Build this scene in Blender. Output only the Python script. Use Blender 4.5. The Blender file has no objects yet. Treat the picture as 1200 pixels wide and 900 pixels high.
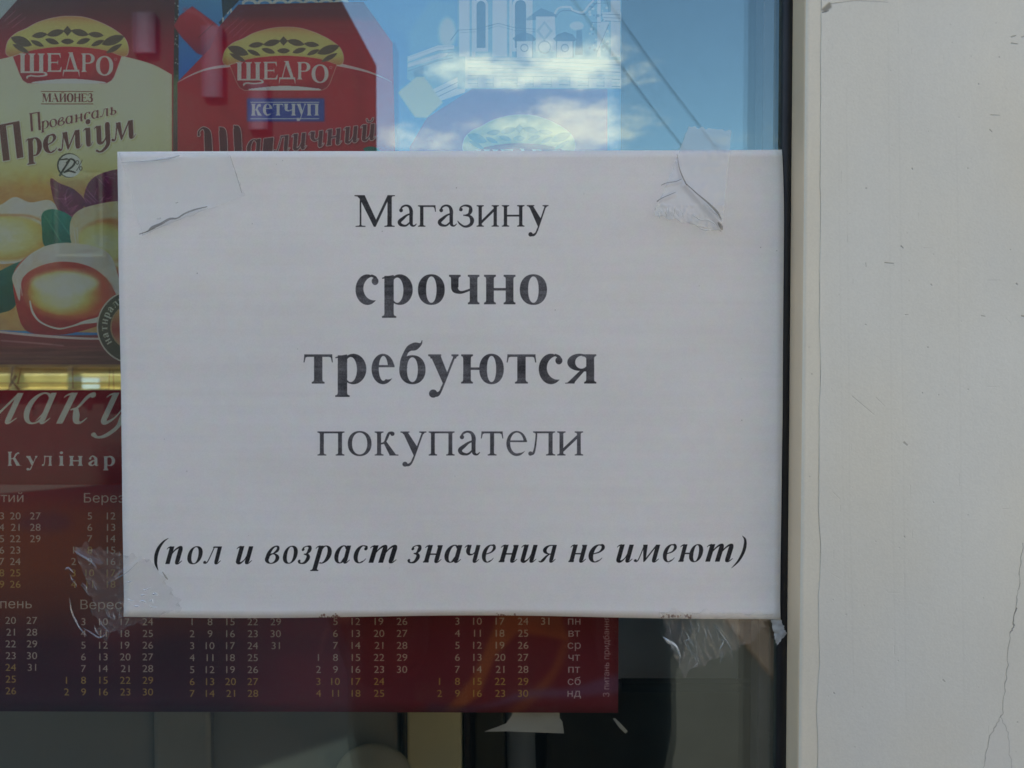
import bpy, bmesh, math, random, sys
import numpy as np
from mathutils import Vector, noise
R = math.radians
SC = bpy.context.scene; COL = SC.collection
# ================================================================ camera, world, sun, exposure
DIST, FPX, PITCH, CZ = .40, 1040., 1.66, 1.50     # metres to the glass, focal length in photo pixels, degrees down, eye height
cam = bpy.data.cameras.new('camera'); co = bpy.data.objects.new('camera', cam); COL.objects.link(co); SC.camera = co
co.location = (0, -DIST, CZ); co.rotation_euler = (R(90-PITCH), 0, 0)
cam.sensor_width = 36; cam.lens = FPX/1200*36; cam.clip_start = .01; cam.clip_end = 3000
cam.dof.use_dof = True; cam.dof.focus_distance = .402; cam.dof.aperture_fstop = 26
W = bpy.data.worlds.new('World'); SC.world = W; W.use_nodes = True
SUN_EL, SUN_AZ = 50., -48.                         # sun high on the left, a little behind the shop front: the front is in shade
def build_world():
    nt = W.node_tree; nt.nodes.clear(); N = nt.nodes.new; L = nt.links.new
    out = N('ShaderNodeOutputWorld'); bg = N('ShaderNodeBackground'); bg.inputs['Strength'].default_value = .13
    sky = N('ShaderNodeTexSky'); sky.sky_type = 'NISHITA'; sky.sun_disc = False
    sky.sun_elevation = R(SUN_EL); sky.sun_rotation = R(SUN_AZ); sky.air_density = 1.0; sky.dust_density = .1; sky.ozone_density = 4.0
    tc = N('ShaderNodeTexCoord'); sp = N('ShaderNodeSeparateXYZ'); L(tc.outputs['Generated'], sp.inputs[0])
    def M(op, a, b=None, c=None):
        m = N('ShaderNodeMath'); m.operation = op
        for i, v in enumerate((a, b, c)):
            if v is None: continue
            if isinstance(v, (int, float)): m.inputs[i].default_value = v
            else: L(v, m.inputs[i])
        return m.outputs[0]
    # sky azimuth (from straight across the street) and elevation
    az = M('ARCTAN2', sp.outputs[0], M('MULTIPLY', sp.outputs[1], -1.)); el = M('ARCSINE', sp.outputs[2])
    cb = N('ShaderNodeCombineXYZ'); L(az, cb.inputs[0]); L(M('MULTIPLY', el, 1.9), cb.inputs[1])
    n1 = N('ShaderNodeTexNoise'); n1.inputs['Scale'].default_value = 22; n1.inputs['Detail'].default_value = 10; n1.inputs['Roughness'].default_value = .68; L(cb.outputs[0], n1.inputs['Vector'])
    n2 = N('ShaderNodeTexNoise'); n2.inputs['Scale'].default_value = 2.3; n2.inputs['Detail'].default_value = 2; L(cb.outputs[0], n2.inputs['Vector'])
    tot = M('MULTIPLY', M('SUBTRACT', n2.outputs['Fac'], .56), 2.2)      # scattered fair-weather cloud all round
    for px, py, sx, sy, k in ((560, 82, 62, 13, .66), (675, 76, 50, 20, .80), (625, 90, 80, 14, .60), (600, 150, 55, 15, .50), (672, 150, 60, 24, .80), (600, 176, 170, 12, .35), (480, 162, 52, 15, .52), (756, 96, 14, 4, .42), (850, 160, 70, 8, .28), (590, 112, 22, 16, .22), (905, 150, 16, 8, .22), (745, 170, 40, 8, .22)):
        a0 = math.atan((px-600)/FPX); e0 = math.atan((450-py)/FPX*math.cos(a0))-R(PITCH)
        g = M('ADD', M('POWER', M('DIVIDE', M('SUBTRACT', az, a0), sx/FPX), 2.), M('POWER', M('DIVIDE', M('SUBTRACT', el, e0), sy/FPX), 2.))
        tot = M('MAXIMUM', tot, M('MULTIPLY', M('POWER', 2.718, M('MULTIPLY', g, -.5)), k))
    d = M('ADD', tot, M('MULTIPLY', M('SUBTRACT', n1.outputs['Fac'], .5), 1.45))
    mr = N('ShaderNodeMapRange'); mr.interpolation_type = 'SMOOTHSTEP'; mr.inputs['From Min'].default_value = .20; mr.inputs['From Max'].default_value = .86; mr.inputs['To Max'].default_value = .68; L(d, mr.inputs['Value'])
    mx = N('ShaderNodeMix'); mx.data_type = 'RGBA'; L(mr.outputs[0], mx.inputs['Factor']); L(sky.outputs[0], mx.inputs[6]); mx.inputs[7].default_value = (10.5, 8.6, 7.8, 1)
    L(mx.outputs[2], bg.inputs['Color']); L(bg.outputs[0], out.inputs[0])
build_world()
sl = bpy.data.lights.new('sun', 'SUN'); sl.energy = 4.2; sl.angle = R(.5); sl.color = (1, .95, .87)
so = bpy.data.objects.new('sun', sl); COL.objects.link(so)
sdir = Vector((math.sin(R(SUN_AZ))*math.cos(R(SUN_EL)), math.cos(R(SUN_AZ))*math.cos(R(SUN_EL)), math.sin(R(SUN_EL))))
so.rotation_euler = sdir.to_track_quat('Z', 'Y').to_euler(); so.location = (-3, 1, 6)
vs = SC.view_settings; vs.view_transform = 'Standard'; vs.look = 'None'; vs.gamma = 1; vs.exposure = 1.5
vs.use_white_balance = True; vs.white_balance_temperature = 8700      # the phone balanced for open shade
SC.cycles.transparent_max_bounces = 24; SC.cycles.max_bounces = 10; SC.cycles.glossy_bounces = 5; SC.cycles.use_denoising = True
# ---------------------------------------------------------------- where a pixel of the photograph meets an upright plane y
CP, SP = math.cos(R(PITCH)), math.sin(R(PITCH))
def ray(px, py):
    u, v = (px-600)/FPX, (450-py)/FPX
    return u, CP+v*SP, -SP+v*CP
def V(px, py, y=0.):
    dx, dy, dz = ray(px, py); t = (DIST+y)/dy
    return Vector((dx*t, y, CZ+dz*t))
def RV(px, py, y):
    """point behind the camera (y negative) that the outer glass mirrors at that pixel"""
    dx, dy, dz = ray(px, py); t = (DIST-y)/dy
    return Vector((dx*t, y, CZ+dz*t))
def VX(p, y):          # vectorised (n,2) pixel -> (n,2) x,z on plane y
    p = np.asarray(p, float); u = (p[:, 0]-600)/FPX; v = (450-p[:, 1])/FPX
    t = (DIST+y)/(CP+v*SP)
    return np.stack([u*t, CZ+(-SP+v*CP)*t], 1)
CAL_GAIN = 4.6          # print colours -> paper albedo
# ---------------------------------------------------------------- raster canvas (flat print on paper)
def srgb2lin(c):
    c = np.asarray(c, float); return np.where(c <= .04045, c/12.92, ((c+.055)/1.055)**2.4)
def lin2srgb(c):
    c = np.clip(np.asarray(c, float), 0, 1); return np.where(c <= .0031308, c*12.92, 1.055*c**(1/2.4)-.055)
def blur(m, r):
    r = int(max(1, round(r)))
    for _ in range(2):
        for ax in (0, 1):
            p = [(0, 0), (0, 0)]; p[ax] = (r+1, r)
            c = np.cumsum(np.pad(m, p, mode='edge'), axis=ax)
            n = m.shape[ax]
            m = (np.take(c, np.arange(2*r+1, 2*r+1+n), axis=ax) - np.take(c, np.arange(0, n), axis=ax))/(2*r+1)
    return m
def fnoise(h, w, cell, seed, octv=3):
    """value noise, h x w, cell = (cy, cx) feature size in px"""
    rs = np.random.RandomState(seed); out = np.zeros((h, w)); amp = 1; tot = 0
    cy, cx = cell
    for _ in range(octv):
        gy, gx = int(h/cy)+3, int(w/cx)+3
        g = rs.rand(gy, gx)
        yy = np.arange(h)/cy; xx = np.arange(w)/cx
        iy = yy.astype(int); ix = xx.astype(int); fy = yy-iy; fx = xx-ix
        fy = fy*fy*(3-2*fy); fx = fx*fx*(3-2*fx)
        a = g[iy][:, ix]; b = g[iy][:, ix+1]; c = g[iy+1][:, ix]; d = g[iy+1][:, ix+1]
        FX = fx[None, :]; FY = fy[:, None]
        out += amp*((a*(1-FX)+b*FX)*(1-FY)+(c*(1-FX)+d*FX)*FY)
        tot += amp; amp *= .5; cy = max(1.01, cy/2); cx = max(1.01, cx/2)
    return out/tot
SS = 4
class Canvas:
    """rgb picture, rows from the top; tf maps authored points (n,2) to canvas pixels (n,2)"""
    def __init__(s, w, h, tf, col):
        s.w, s.h, s.tf = w, h, tf
        s.a = np.empty((h, w, 3)); s.a[:] = col
    def mask(s, polys):
        """polys: list of (sign, pts) in authored coordinates -> (mask, y0, x0)"""
        P = [(sg, [s.tf(np.asarray(c, float)) for c in (p if sg == 3 else [p])]) for sg, p in polys]
        al = np.vstack([c for _, p in P for c in p])
        x0 = int(max(0, math.floor(al[:, 0].min())-2)); x1 = int(min(s.w, math.ceil(al[:, 0].max())+3))
        y0 = int(max(0, math.floor(al[:, 1].min())-2)); y1 = int(min(s.h, math.ceil(al[:, 1].max())+3))
        if x1 <= x0 or y1 <= y0: return None
        W, H = (x1-x0)*SS, (y1-y0)*SS
        M = np.zeros((H, W), bool)
        for sg, cs in P:
            D = np.zeros((H, W+1), np.int32)
            for p in cs:
                q = (p-[x0, y0])*SS
                n = len(q)
                for i in range(n):
                    ax, ay = q[i]; bx, by = q[(i+1) % n]
                    if ay == by: continue
                    d = 1
                    if ay > by: ax, ay, bx, by = bx, by, ax, ay; d = -1
                    r0 = max(0, math.ceil(ay-.5)); r1 = min(H-1, math.ceil(by-.5)-1)
                    if r1 < r0: continue
                    rows = np.arange(r0, r1+1)
                    xi = ax+(rows+.5-ay)*(bx-ax)/(by-ay)
                    ci = np.clip(np.ceil(xi-.5), 0, W).astype(int)
                    D[rows, ci] += d
            ins = np.cumsum(D, axis=1)[:, :W] != 0
            if sg > 0: M |= ins
            else: M &= ~ins
        m = M.reshape(y1-y0, SS, x1-x0, SS).mean((1, 3))
        return m, y0, x0
    def paint(s, polys, col, op=1., soft=0, grow=0, inside=None):
        r = s.mask(polys)
        if r is None: return
        m, y0, x0 = r
        pad = int((grow+soft)*3+4) if (grow or soft) else 0
        if pad:
            Y0, X0 = max(0, y0-pad), max(0, x0-pad)
            Y1, X1 = min(s.h, y0+m.shape[0]+pad), min(s.w, x0+m.shape[1]+pad)
            b = np.zeros((Y1-Y0, X1-X0)); b[y0-Y0:y0-Y0+m.shape[0], x0-X0:x0-X0+m.shape[1]] = m
            m, y0, x0 = b, Y0, X0
            if grow:
                o = m.copy(); g = int(math.ceil(grow))
                for dy in range(-g, g+1):
                    for dx in range(-g, g+1):
                        rr = math.hypot(dx, dy)
                        if rr <= grow+.5 and rr > 0:
                            k = min(1, grow+.5-rr); sh = np.roll(np.roll(m, dy, 0), dx, 1)*k
                            o = np.maximum(o, sh)
                m = o
            if soft: m = blur(m, soft)
        if inside is not None: m = m*inside[y0:y0+m.shape[0], x0:x0+m.shape[1]]
        if callable(col): c = col(*np.mgrid[y0:y0+m.shape[0], x0:x0+m.shape[1]])
        else: c = np.asarray(col, float)
        k = (m*op)[..., None]
        t = s.a[y0:y0+m.shape[0], x0:x0+m.shape[1]]
        t[:] = t*(1-k)+c*k
    def full(s, polys, soft=0):
        f = np.zeros((s.h, s.w)); r = s.mask(polys)
        if r: f[r[1]:r[1]+r[0].shape[0], r[2]:r[2]+r[0].shape[1]] = r[0]
        return blur(f, soft) if soft else f
# ---------------------------------------------------------------- shapes
def cr(pts, n=6, closed=False):
    """catmull-rom through rows of any width"""
    p = np.asarray(pts, float); m = len(p); out = []
    rng = range(m) if closed else range(m-1)
    for i in rng:
        if closed: a, b, c, d = p[(i-1) % m], p[i], p[(i+1) % m], p[(i+2) % m]
        else: b, c = p[i], p[i+1]; a = p[i-1] if i else 2*b-c; d = p[i+2] if i+2 < m else 2*c-b
        for k in range(n):
            t = k/n
            out.append(.5*((2*b)+(-a+c)*t+(2*a-5*b+4*c-d)*t*t+(-a+3*b-3*c+d)*t**3))
    if not closed: out.append(p[-1])
    return np.array(out)
def disc(x, y, rx, ry=None, n=20):
    ry = ry or rx; t = np.arange(n)*2*math.pi/n
    return np.stack([x+rx*np.cos(t), y+ry*np.sin(t)], 1)
def br(pts, n=6, smooth=True, cap=True):
    """brush stroke: rows x, y, width -> list of (+1, polygon)"""
    p = cr(pts, n) if smooth and len(pts) > 2 else np.asarray(pts, float)
    d = np.gradient(p[:, :2], axis=0); L = np.hypot(d[:, 0], d[:, 1])+1e-9
    nx, ny = -d[:, 1]/L, d[:, 0]/L; w = np.maximum(p[:, 2], 1)/2
    l = np.stack([p[:, 0]+nx*w, p[:, 1]+ny*w], 1); r = np.stack([p[:, 0]-nx*w, p[:, 1]-ny*w], 1)
    o = []
    for i in range(len(p)-1): o.append((1, [l[i], l[i+1], r[i+1], r[i]]))
    if cap:
        for i in (0, len(p)-1): o.append((1, disc(p[i, 0], p[i, 1], w[i], n=12)))
    return o
def arc(cx, cy, rx, ry, a0, a1, ws, wh, dx=0, n=26):
    """calligraphic arc between an outer and an inner ellipse, degrees"""
    t = np.radians(np.linspace(a0, a1, n))
    o = np.stack([cx+rx*np.cos(t), cy+ry*np.sin(t)], 1)
    i = np.stack([cx+dx+(rx-ws)*np.cos(t), cy+(ry-wh)*np.sin(t)], 1)
    return [(1, np.vstack([o, i[::-1]]))]
def rect(x0, y0, x1, y1): return [(1, [(x0, y0), (x1, y0), (x1, y1), (x0, y1)])]
def poly(*p): return [(1, list(p))]
# ---------------------------------------------------------------- roman letters, units 1/1000 em, y up
class St:
    def __init__(s, S, H, X, T, E, C=662): s.S, s.H, s.X, s.T, s.E, s.C = S, H, X, T, E, C
REG = St(76, 30, 450, 19, 46); BLD = St(142, 34, 473, 26, 38, 676)
def serif(s, x0, x1, y, up, l=1, r=1):
    """bracketed slab at height y round a stem x0..x1; up=1 sits on y, up=-1 hangs from y"""
    T, E = s.T*up, s.E; b = T*2.6; xl = x0-E*l; xr = x1+E*r; p = []
    p += [(xl, y), (xl, y+T)]
    if l: p += [(x0-E*.45, y+T*1.25), (x0-E*.12, y+T*1.7), (x0, y+b)]
    if r: p += [(x1, y+b), (x1+E*.12, y+T*1.7), (x1+E*.45, y+T*1.25)]
    p += [(xr, y+T), (xr, y)]
    return [(1, p)]
def stem(s, x, y0=0, y1=None, w=None, b=(1, 1), t=(1, 1)):
    w = w or s.S; y1 = s.X if y1 is None else y1
    o = rect(x, y0, x+w, y1)
    if b: o += serif(s, x, x+w, y0, 1, *b)
    if t: o += serif(s, x, x+w, y1, -1, *t)
    return o
def ring(cx, cy, rx, ry, ws, wh, n=40, tilt=0):
    def e(a, b, sg):
        t = np.arange(n)*2*math.pi/n; p = 2.15
        x = a*np.sign(np.cos(t))*np.abs(np.cos(t))**(2/p); y = b*np.sign(np.sin(t))*np.abs(np.sin(t))**(2/p)
        return (sg, np.stack([cx+x+tilt*y*(sg < 0), cy+y], 1))
    return [e(rx, ry, 1), e(rx-ws, ry-wh, -1)]
def G(ch, s):
    S, H, X, T, E, C = s.S, s.H, s.X, s.T, s.E, s.C
    B = (S-76)/66.                      # 0 regular .. 1 bold
    a = E                               # left serif room
    ov = 10
    if ch == 'н':
        g = 520+60*B; x2 = g-a-S
        return stem(s, a)+stem(s, x2)+rect(a+S, X*.5-H*.45, x2, X*.5+H*.75)
    if ch == 'п':
        g = 520+60*B; x2 = g-a-S
        return stem(s, a)+stem(s, x2)+rect(a, X-H*1.1, x2+S, X)
    if ch == 'и':
        g = 520+60*B; x2 = g-a-S
        return stem(s, a)+stem(s, x2)+poly((a+S*.8, 55), (a+S*.8, 125), (x2+S*.2, X-55), (x2+S*.2, X-125))
    if ch == 'й':
        return G('и', s)+br([(190, X+150, 40), (200, X+95, 38), (262, X+70, 34), (325, X+95, 38), (335, X+150, 40)])
    if ch == 'і':
        return stem(s, a, t=(1, 0))+[(1, disc(a+S/2, X+150, 50+22*B))]
    if ch == 'г':
        g = 405+60*B
        return stem(s, a, t=(1, 0))+rect(a, X-H*1.15, g-12, X)+poly((g-12, X), (g-60-20*B, X-H), (g-35, X-60), (g-16, X-135), (g, X-135))
    if ch == 'т':
        g = 430+70*B; x = (g-S)/2
        return stem(s, x, t=None)+rect(12, X-H*1.15, g-12, X)+poly((g-14, X), (g-80, X-H), (g-35, X-50), (g-16, X-130), (g, X-130))+\
            poly((14, X), (80, X-H), (35, X-50), (16, X-130), (0, X-130))
    if ch == 'р':
        x = a; R = x+S+300-10*B
        def el(x0, x1, y0, y1, sg):
            t = np.arange(40)*math.pi/20
            return (sg, np.stack([(x0+x1)/2+(x1-x0)/2*np.cos(t), (y0+y1)/2+(y1-y0)/2*np.sin(t)], 1))
        o = [el(x+S*.35-10, R, -ov, X+ov, 1), el(x+S-40, R-S, H-ov, X+ov-H*1.5, -1), (-1, [(x-200, -ov-5), (x+S*.7, -ov-5), (x+S*.7, 40), (x-200, 60)])]
        o += [(-1, [(x-200, X+60), (x+S*.8, X+60), (x+S*.8, 0), (x-200, 0)])]
        o += rect(x, -217, x+S, X-16)+serif(s, x, x+S, -217, 1)
        o += poly((x-E*.9, X-45), (x-E*.9, X-62), (x-5, X-58), (x+S, X-60), (x+S, X-2), (x+S-10, X-2), (x+20, X-25))
        return o
    if ch == 'о':
        rx = 222+20*B
        return ring(rx, X/2, rx, X/2+ov, S*1.04, H)
    if ch in 'се':
        rx = 205+15*B
        def el(x0, x1, y0, y1, sg, lo=0, hi=360):
            t = np.radians(np.linspace(lo, hi, 40))
            return (sg, np.stack([(x0+x1)/2+(x1-x0)/2*np.cos(t), (y0+y1)/2+(y1-y0)/2*np.sin(t)], 1))
        o = [el(0, 2*rx-(10 if ch == 'с' else -14), -ov, X+ov, 1)]
        if ch == 'с':
            o += [el(S, 2*rx+60+30*B, H*1.5+12*B, X+ov-H, -1), (-1, [(rx*1.5, X+60), (3*rx, X+60), (3*rx, 130+10*B), (2*rx-25, 128+10*B), (rx*1.5, 200)])]
            o += [(1, disc(rx*1.62, X-92-8*B, 38+24*B))]+br([(rx*1.35, X-12, H+6), (rx*1.62, X-38, H+10), (rx*1.72, X-80, 30+30*B)])
        else:
            yb = X*.56
            o += [el(S, 2*rx+20-S*.95, H*1.3, X+ov-H, -1), el(S, 2*rx+50+20*B, H*1.6+12*B, 2*yb-40, -1, 180, 360), (-1, [(rx*.8, yb), (3*rx, yb), (3*rx, 130), (2*rx-20, 128), (rx*1.2, 160)])]
            o += rect(S*.8, yb, 2*rx+14, yb+H)
        return o
    if ch == 'а':
        r = 40+16*B; sx = 262+12*B
        o = br([(80+10*B, 340, r*1.3), (85+10*B, 385, r*.9), (120+10*B, 425, H*1.3), (190+10*B, X-4, H*1.25), (262+20*B, 420, S*.72), (sx+S/2, 340, S), (sx+S/2, 220, S), (sx+S/2, 100, S)], n=7)
        o += [(1, disc(82+12*B, 345, r))]
        o += br([(sx+S/2, 110, S), (sx+S/2+8, 48, S*.85), (sx+S/2+46, 18, S*.5), (sx+S/2+85, 28, 26), (sx+S/2+118+10*B, 62, 14)], cap=False)
        o += br([(sx+10, 268, H), (sx-60, 238, H+10+10*B), (130, 182, S*.8), (S*.52+8, 108, S), (S*.7+20, 45, S*.85), (160+14*B, 22, S*.55), (215+14*B, 38, H+6), (sx+8, 88, H)], n=7)
        return o
    if ch == 'з':
        o = [(1, disc(70, 360, 36+14*B))]
        o += br([(50, 345, 30), (62, 400, 26), (120, X-12, H), (190, X-8, H+14), (262+14*B, 410, S*.75), (270+16*B, 330, S), (235, 262, S*.65), (165, 238, H)], n=7)
        o += br([(165, 240, H), (250+8*B, 222, S*.65), (300+14*B, 150, S+6), (285+14*B, 62, S*.9), (215, 12, H+24), (130, 8, H+10), (50, 60, H+4), (4, 118, 14)], n=7)
        o += rect(120, 228, 190, 228+H*.8)
        return o
    if ch == 'у':
        g = 490+30*B; w = S*1.12
        xl = lambda y: 216+(y+90)*(g-87-216)/(X+90)
        o = poly((34, X), (34+w, X), (xl(150)+8, 150), (xl(20)+4, 20), (xl(0)-12, 0))
        o += poly((g-70, X), (g-104, X), (244, 30), (200, -88), (232, -92))
        o += serif(s, 44, 44+S*.9, X, -1)+serif(s, g-110, g-75, X, -1)
        o += br([(226, -55, H), (195, -130, H+4), (150, -172, H+18+20*B), (100, -178, 50+22*B)])+[(1, disc(78+6*B, -162, 46+20*B))]
        return o
    if ch == 'к':
        o = stem(s, a)
        o += br([(a+S-4, 222, H*1.1), (a+S+65, 245, H+4), (a+S+110+10*B, 330, H+18+25*B), (a+S+150+10*B, 415, H+16+15*B), (a+S+205+10*B, 425, 52+16*B)])
        o += [(1, disc(a+S+216+18*B, 408, 40+18*B))]
        o += poly((a+S+40, 250), (a+S+90+20*B, 278), (a+S+280+30*B, 22), (a+S+330+25*B, 16), (a+S+330+25*B, 0), (a+S+160-25*B, 0), (a+S+160-20*B, 14))
        return o
    if ch == 'л':
        g = 500+50*B; x2 = g-a-S
        o = stem(s, x2, t=(0, 1))+rect(120, X-H*1.1, x2+S, X)
        o += br([(155, X-12, H), (148, 300, H), (125, 130, H+4), (95, 42, H+14), (55, 28, 44+20*B)])+[(1, disc(44, 36, 40+15*B))]+serif(s, 140, 150, X, -1, 1, 0)
        return o
    if ch == 'ч':
        g = 510+60*B; x2 = g-a-S
        o = stem(s, x2)+rect(a-2, X*.62, a-2+S, X)+serif(s, a-2, a-2+S, X, -1)
        o += br([(a-2+S/2, X*.66, S), (a+S/2+4, X*.52, S*.9), (a+S*.9+6, X*.425, H+30), (a+S+70, X*.41, H+6), (x2+10, X*.5, H)], n=7)
        return o
    if ch == 'ю':
        rx = 205+22*B; cx = 720+70*B-rx
        return stem(s, a)+rect(a+S, X*.5-H*.45, cx-rx+S*.6, X*.5+H*.75)+ring(cx, X/2, rx, X/2+ov, S, H)
    if ch == 'я':
        g = 490+70*B; x2 = g-a-S
        o = stem(s, x2, t=(0, 1))
        o += rect(x2-70, X-H, x2+S, X)+rect(x2-60, X*.46-H*.6, x2+8, X*.46+H*.5)
        cy = (X+X*.46)/2
        t = np.arange(40)*math.pi/20; hy = X-cy+H*.3
        o = [(1, np.stack([(38+x2+S*.7)/2+(x2+S*.7-38)/2*np.cos(t), cy+hy*np.sin(t)], 1)), (-1, np.stack([(38+S+x2+25)/2+(x2+25-38-S)/2*np.cos(t), cy+(hy-H)*np.sin(t)], 1))]+o
        o += poly((x2-20, X*.46), (x2-70-25*B, X*.46+6), (72, 40), (40, 16), (0, 14), (0, 0), (116+50*B, 0), (118+60*B, 30))
        return o
    if ch == 'б':
        rx = 222+20*B; cx = rx
        o = ring(cx, 225, rx, 235, S, H)
        o += br([(S*.55, 250, S*1.0), (S*.45+10, 370, S*.75), (S*.6+35, 500, H+22+20*B), (180+10*B, 575, H+30+35*B), (290+10*B, 605, H+40+50*B), (375+20*B, 640, H+6), (400+22*B, 700, 12)], cap=False, n=7)
        return o
    if ch in 'МН':
        if ch == 'Н':
            return stem(s, a, y1=C)+stem(s, 640-a-S, y1=C)+rect(a+S, C*.5-H*.5, 640-a-S, C*.5+H*.6)
        o = rect(105, 0, 105+H*1.1, C-30)+serif(s, 105, 138, 0, 1, 1.8, 1.8)
        o += stem(s, 668, y1=C, w=S*1.15, b=(1.3, 1.3), t=(0, 1.4))
        o += poly((0, C), (0, C-T), (60, C-T*1.5), (100, C-75), (108, C), )
        o += poly((60, C), (110+S*1.25, C), (445, 130), (415, 0), (392, 0), (100, C-60))
        o += poly((740, C), (672, C), (425, 120), (404, 0), (428, 0), (700, C-60))
        return o
    if ch in 'ЕБВРКЗАОДЩЙПШ':
        if ch == 'О': return ring(330, C/2, 330, C/2+14, S*1.25, H*1.1)
        if ch == 'А':
            return poly((300, C+12), (335+S*.3, C+12), (560+S*.8, 30), (540-S*.2, 30), (290, C-110))+\
                poly((335, C+5), (110, 20), (80, 20), (318, C-20))+rect(180, C*.33, 470, C*.33+H)+serif(s, 85, 110, 0, 1, 1.5, 1.8)+serif(s, 530, 530+S, 0, 1, 1.2, 1.2)
        if ch == 'Е':
            return stem(s, a, y1=C)+rect(a, C-H*1.2, 520, C)+poly((520, C), (535, C-170), (515, C-170), (470, C-60), (400, C-H))+\
                rect(a, 0, 540, H*1.2)+poly((540, 0), (572, 185), (550, 185), (490, 70), (400, H))+rect(a+S, C*.5-H*.5, 410, C*.5+H*.6)+rect(405, C*.5-75, 430, C*.5+80)
        if ch == 'Р':
            return stem(s, a, y1=C)+arc(a+S+120, C*.72, 235, C*.28, -95, 95, S*1.15, H, n=24)+rect(a, C-H, a+S+120, C)+rect(a+S, C*.44, a+S+120, C*.44+H)
        if ch == 'Б':
            return stem(s, a, y1=C)+arc(a+S+130, C*.29, 240, C*.29, -95, 95, S*1.15, H, n=24)+rect(a, C-H, 480, C)+poly((480, C), (495, C-160), (475, C-160), (430, C-60), (380, C-H))+rect(a+S, C*.58-H, a+S+120, C*.58)+rect(a, 0, a+S+120, H)
        if ch == 'В':
            return stem(s, a, y1=C)+arc(a+S+120, C*.27, 240, C*.27, -95, 95, S*1.15, H, n=24)+arc(a+S+105, C*.77, 200, C*.23, -95, 95, S*1.1, H, n=24)+rect(a, C-H, a+S+110, C)+rect(a, 0, a+S+120, H)+rect(a, C*.54-H/2, a+S+110, C*.54+H/2)
        if ch == 'К':
            return stem(s, a, y1=C)+br([(a+S, C*.5, H), (a+S+130, C*.56, H+8), (a+S+230, C*.8, H+40), (a+S+330, C-60, 70), (a+S+350, C-70, 80)])+\
                poly((a+S+80, C*.5), (a+S+150+S*.3, C*.6), (a+S+360+S*.5, 20), (a+S+440+S*.5, 14), (a+S+440+S*.5, 0), (a+S+250, 0))
        if ch == 'З':
            return br([(60, C-150, 70), (80, C-60, 40), (200, C-18, H+10), (330, C-40, S*.8), (380, C-160, S*1.1), (320, C*.56, S*.7), (190, C*.52, H)])+\
                br([(190, C*.52, H), (340, C*.49, S*.7), (425, C*.32, S*1.2), (390, C*.1, S), (250, 14, H+20), (110, 30, H+30), (45, 130, 75)])
        if ch == 'Д':
            return poly((250, C), (330+S*.4, C), (520+S*.6, 30), (520-S*.4, 30), (285, C-130))+poly((285, C), (320, C-20), (150, 20), (112, 20))+\
                rect(20, 0, 640, H*1.5)+poly((20, 40), (70, 40), (55, -40), (20, -160), (5, -160))+poly((640, 40), (590, 40), (605, -40), (640, -160), (655, -160))+rect(210, C-T, 400, C)
        if ch in 'ЩШ':
            o = stem(s, a, y1=C, b=(0, 0))+stem(s, a+270, y1=C, b=(0, 0))+stem(s, a+540, y1=C, b=(0, 0))+rect(a, 0, a+540+S, H*1.4)
            if ch == 'Щ': o += br([(a+540+S, 20, 50), (a+600+S, 0, 60), (a+620+S, -70, 60), (a+500, -110, 50), (a+300, -90, 55), (a+200, -130, 60), (a+190, -190, 30)])
            return o
        if ch == 'Й':
            g = 640; x2 = g-a-S
            return stem(s, a, y1=C)+stem(s, x2, y1=C)+poly((a+S*.8, 60), (a+S*.8, 150), (x2+S*.2, C-60), (x2+S*.2, C-150))+br([(200, C+130, 40), (240, C+60, 45), (320, C+40, 50), (400, C+60, 45), (440, C+130, 40)])
        if ch == 'П':
            return stem(s, a, y1=C)+stem(s, 640-a-S, y1=C)+rect(a, C-H, 640-a, C)
    return rect(0, 0, 300, 450)
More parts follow.
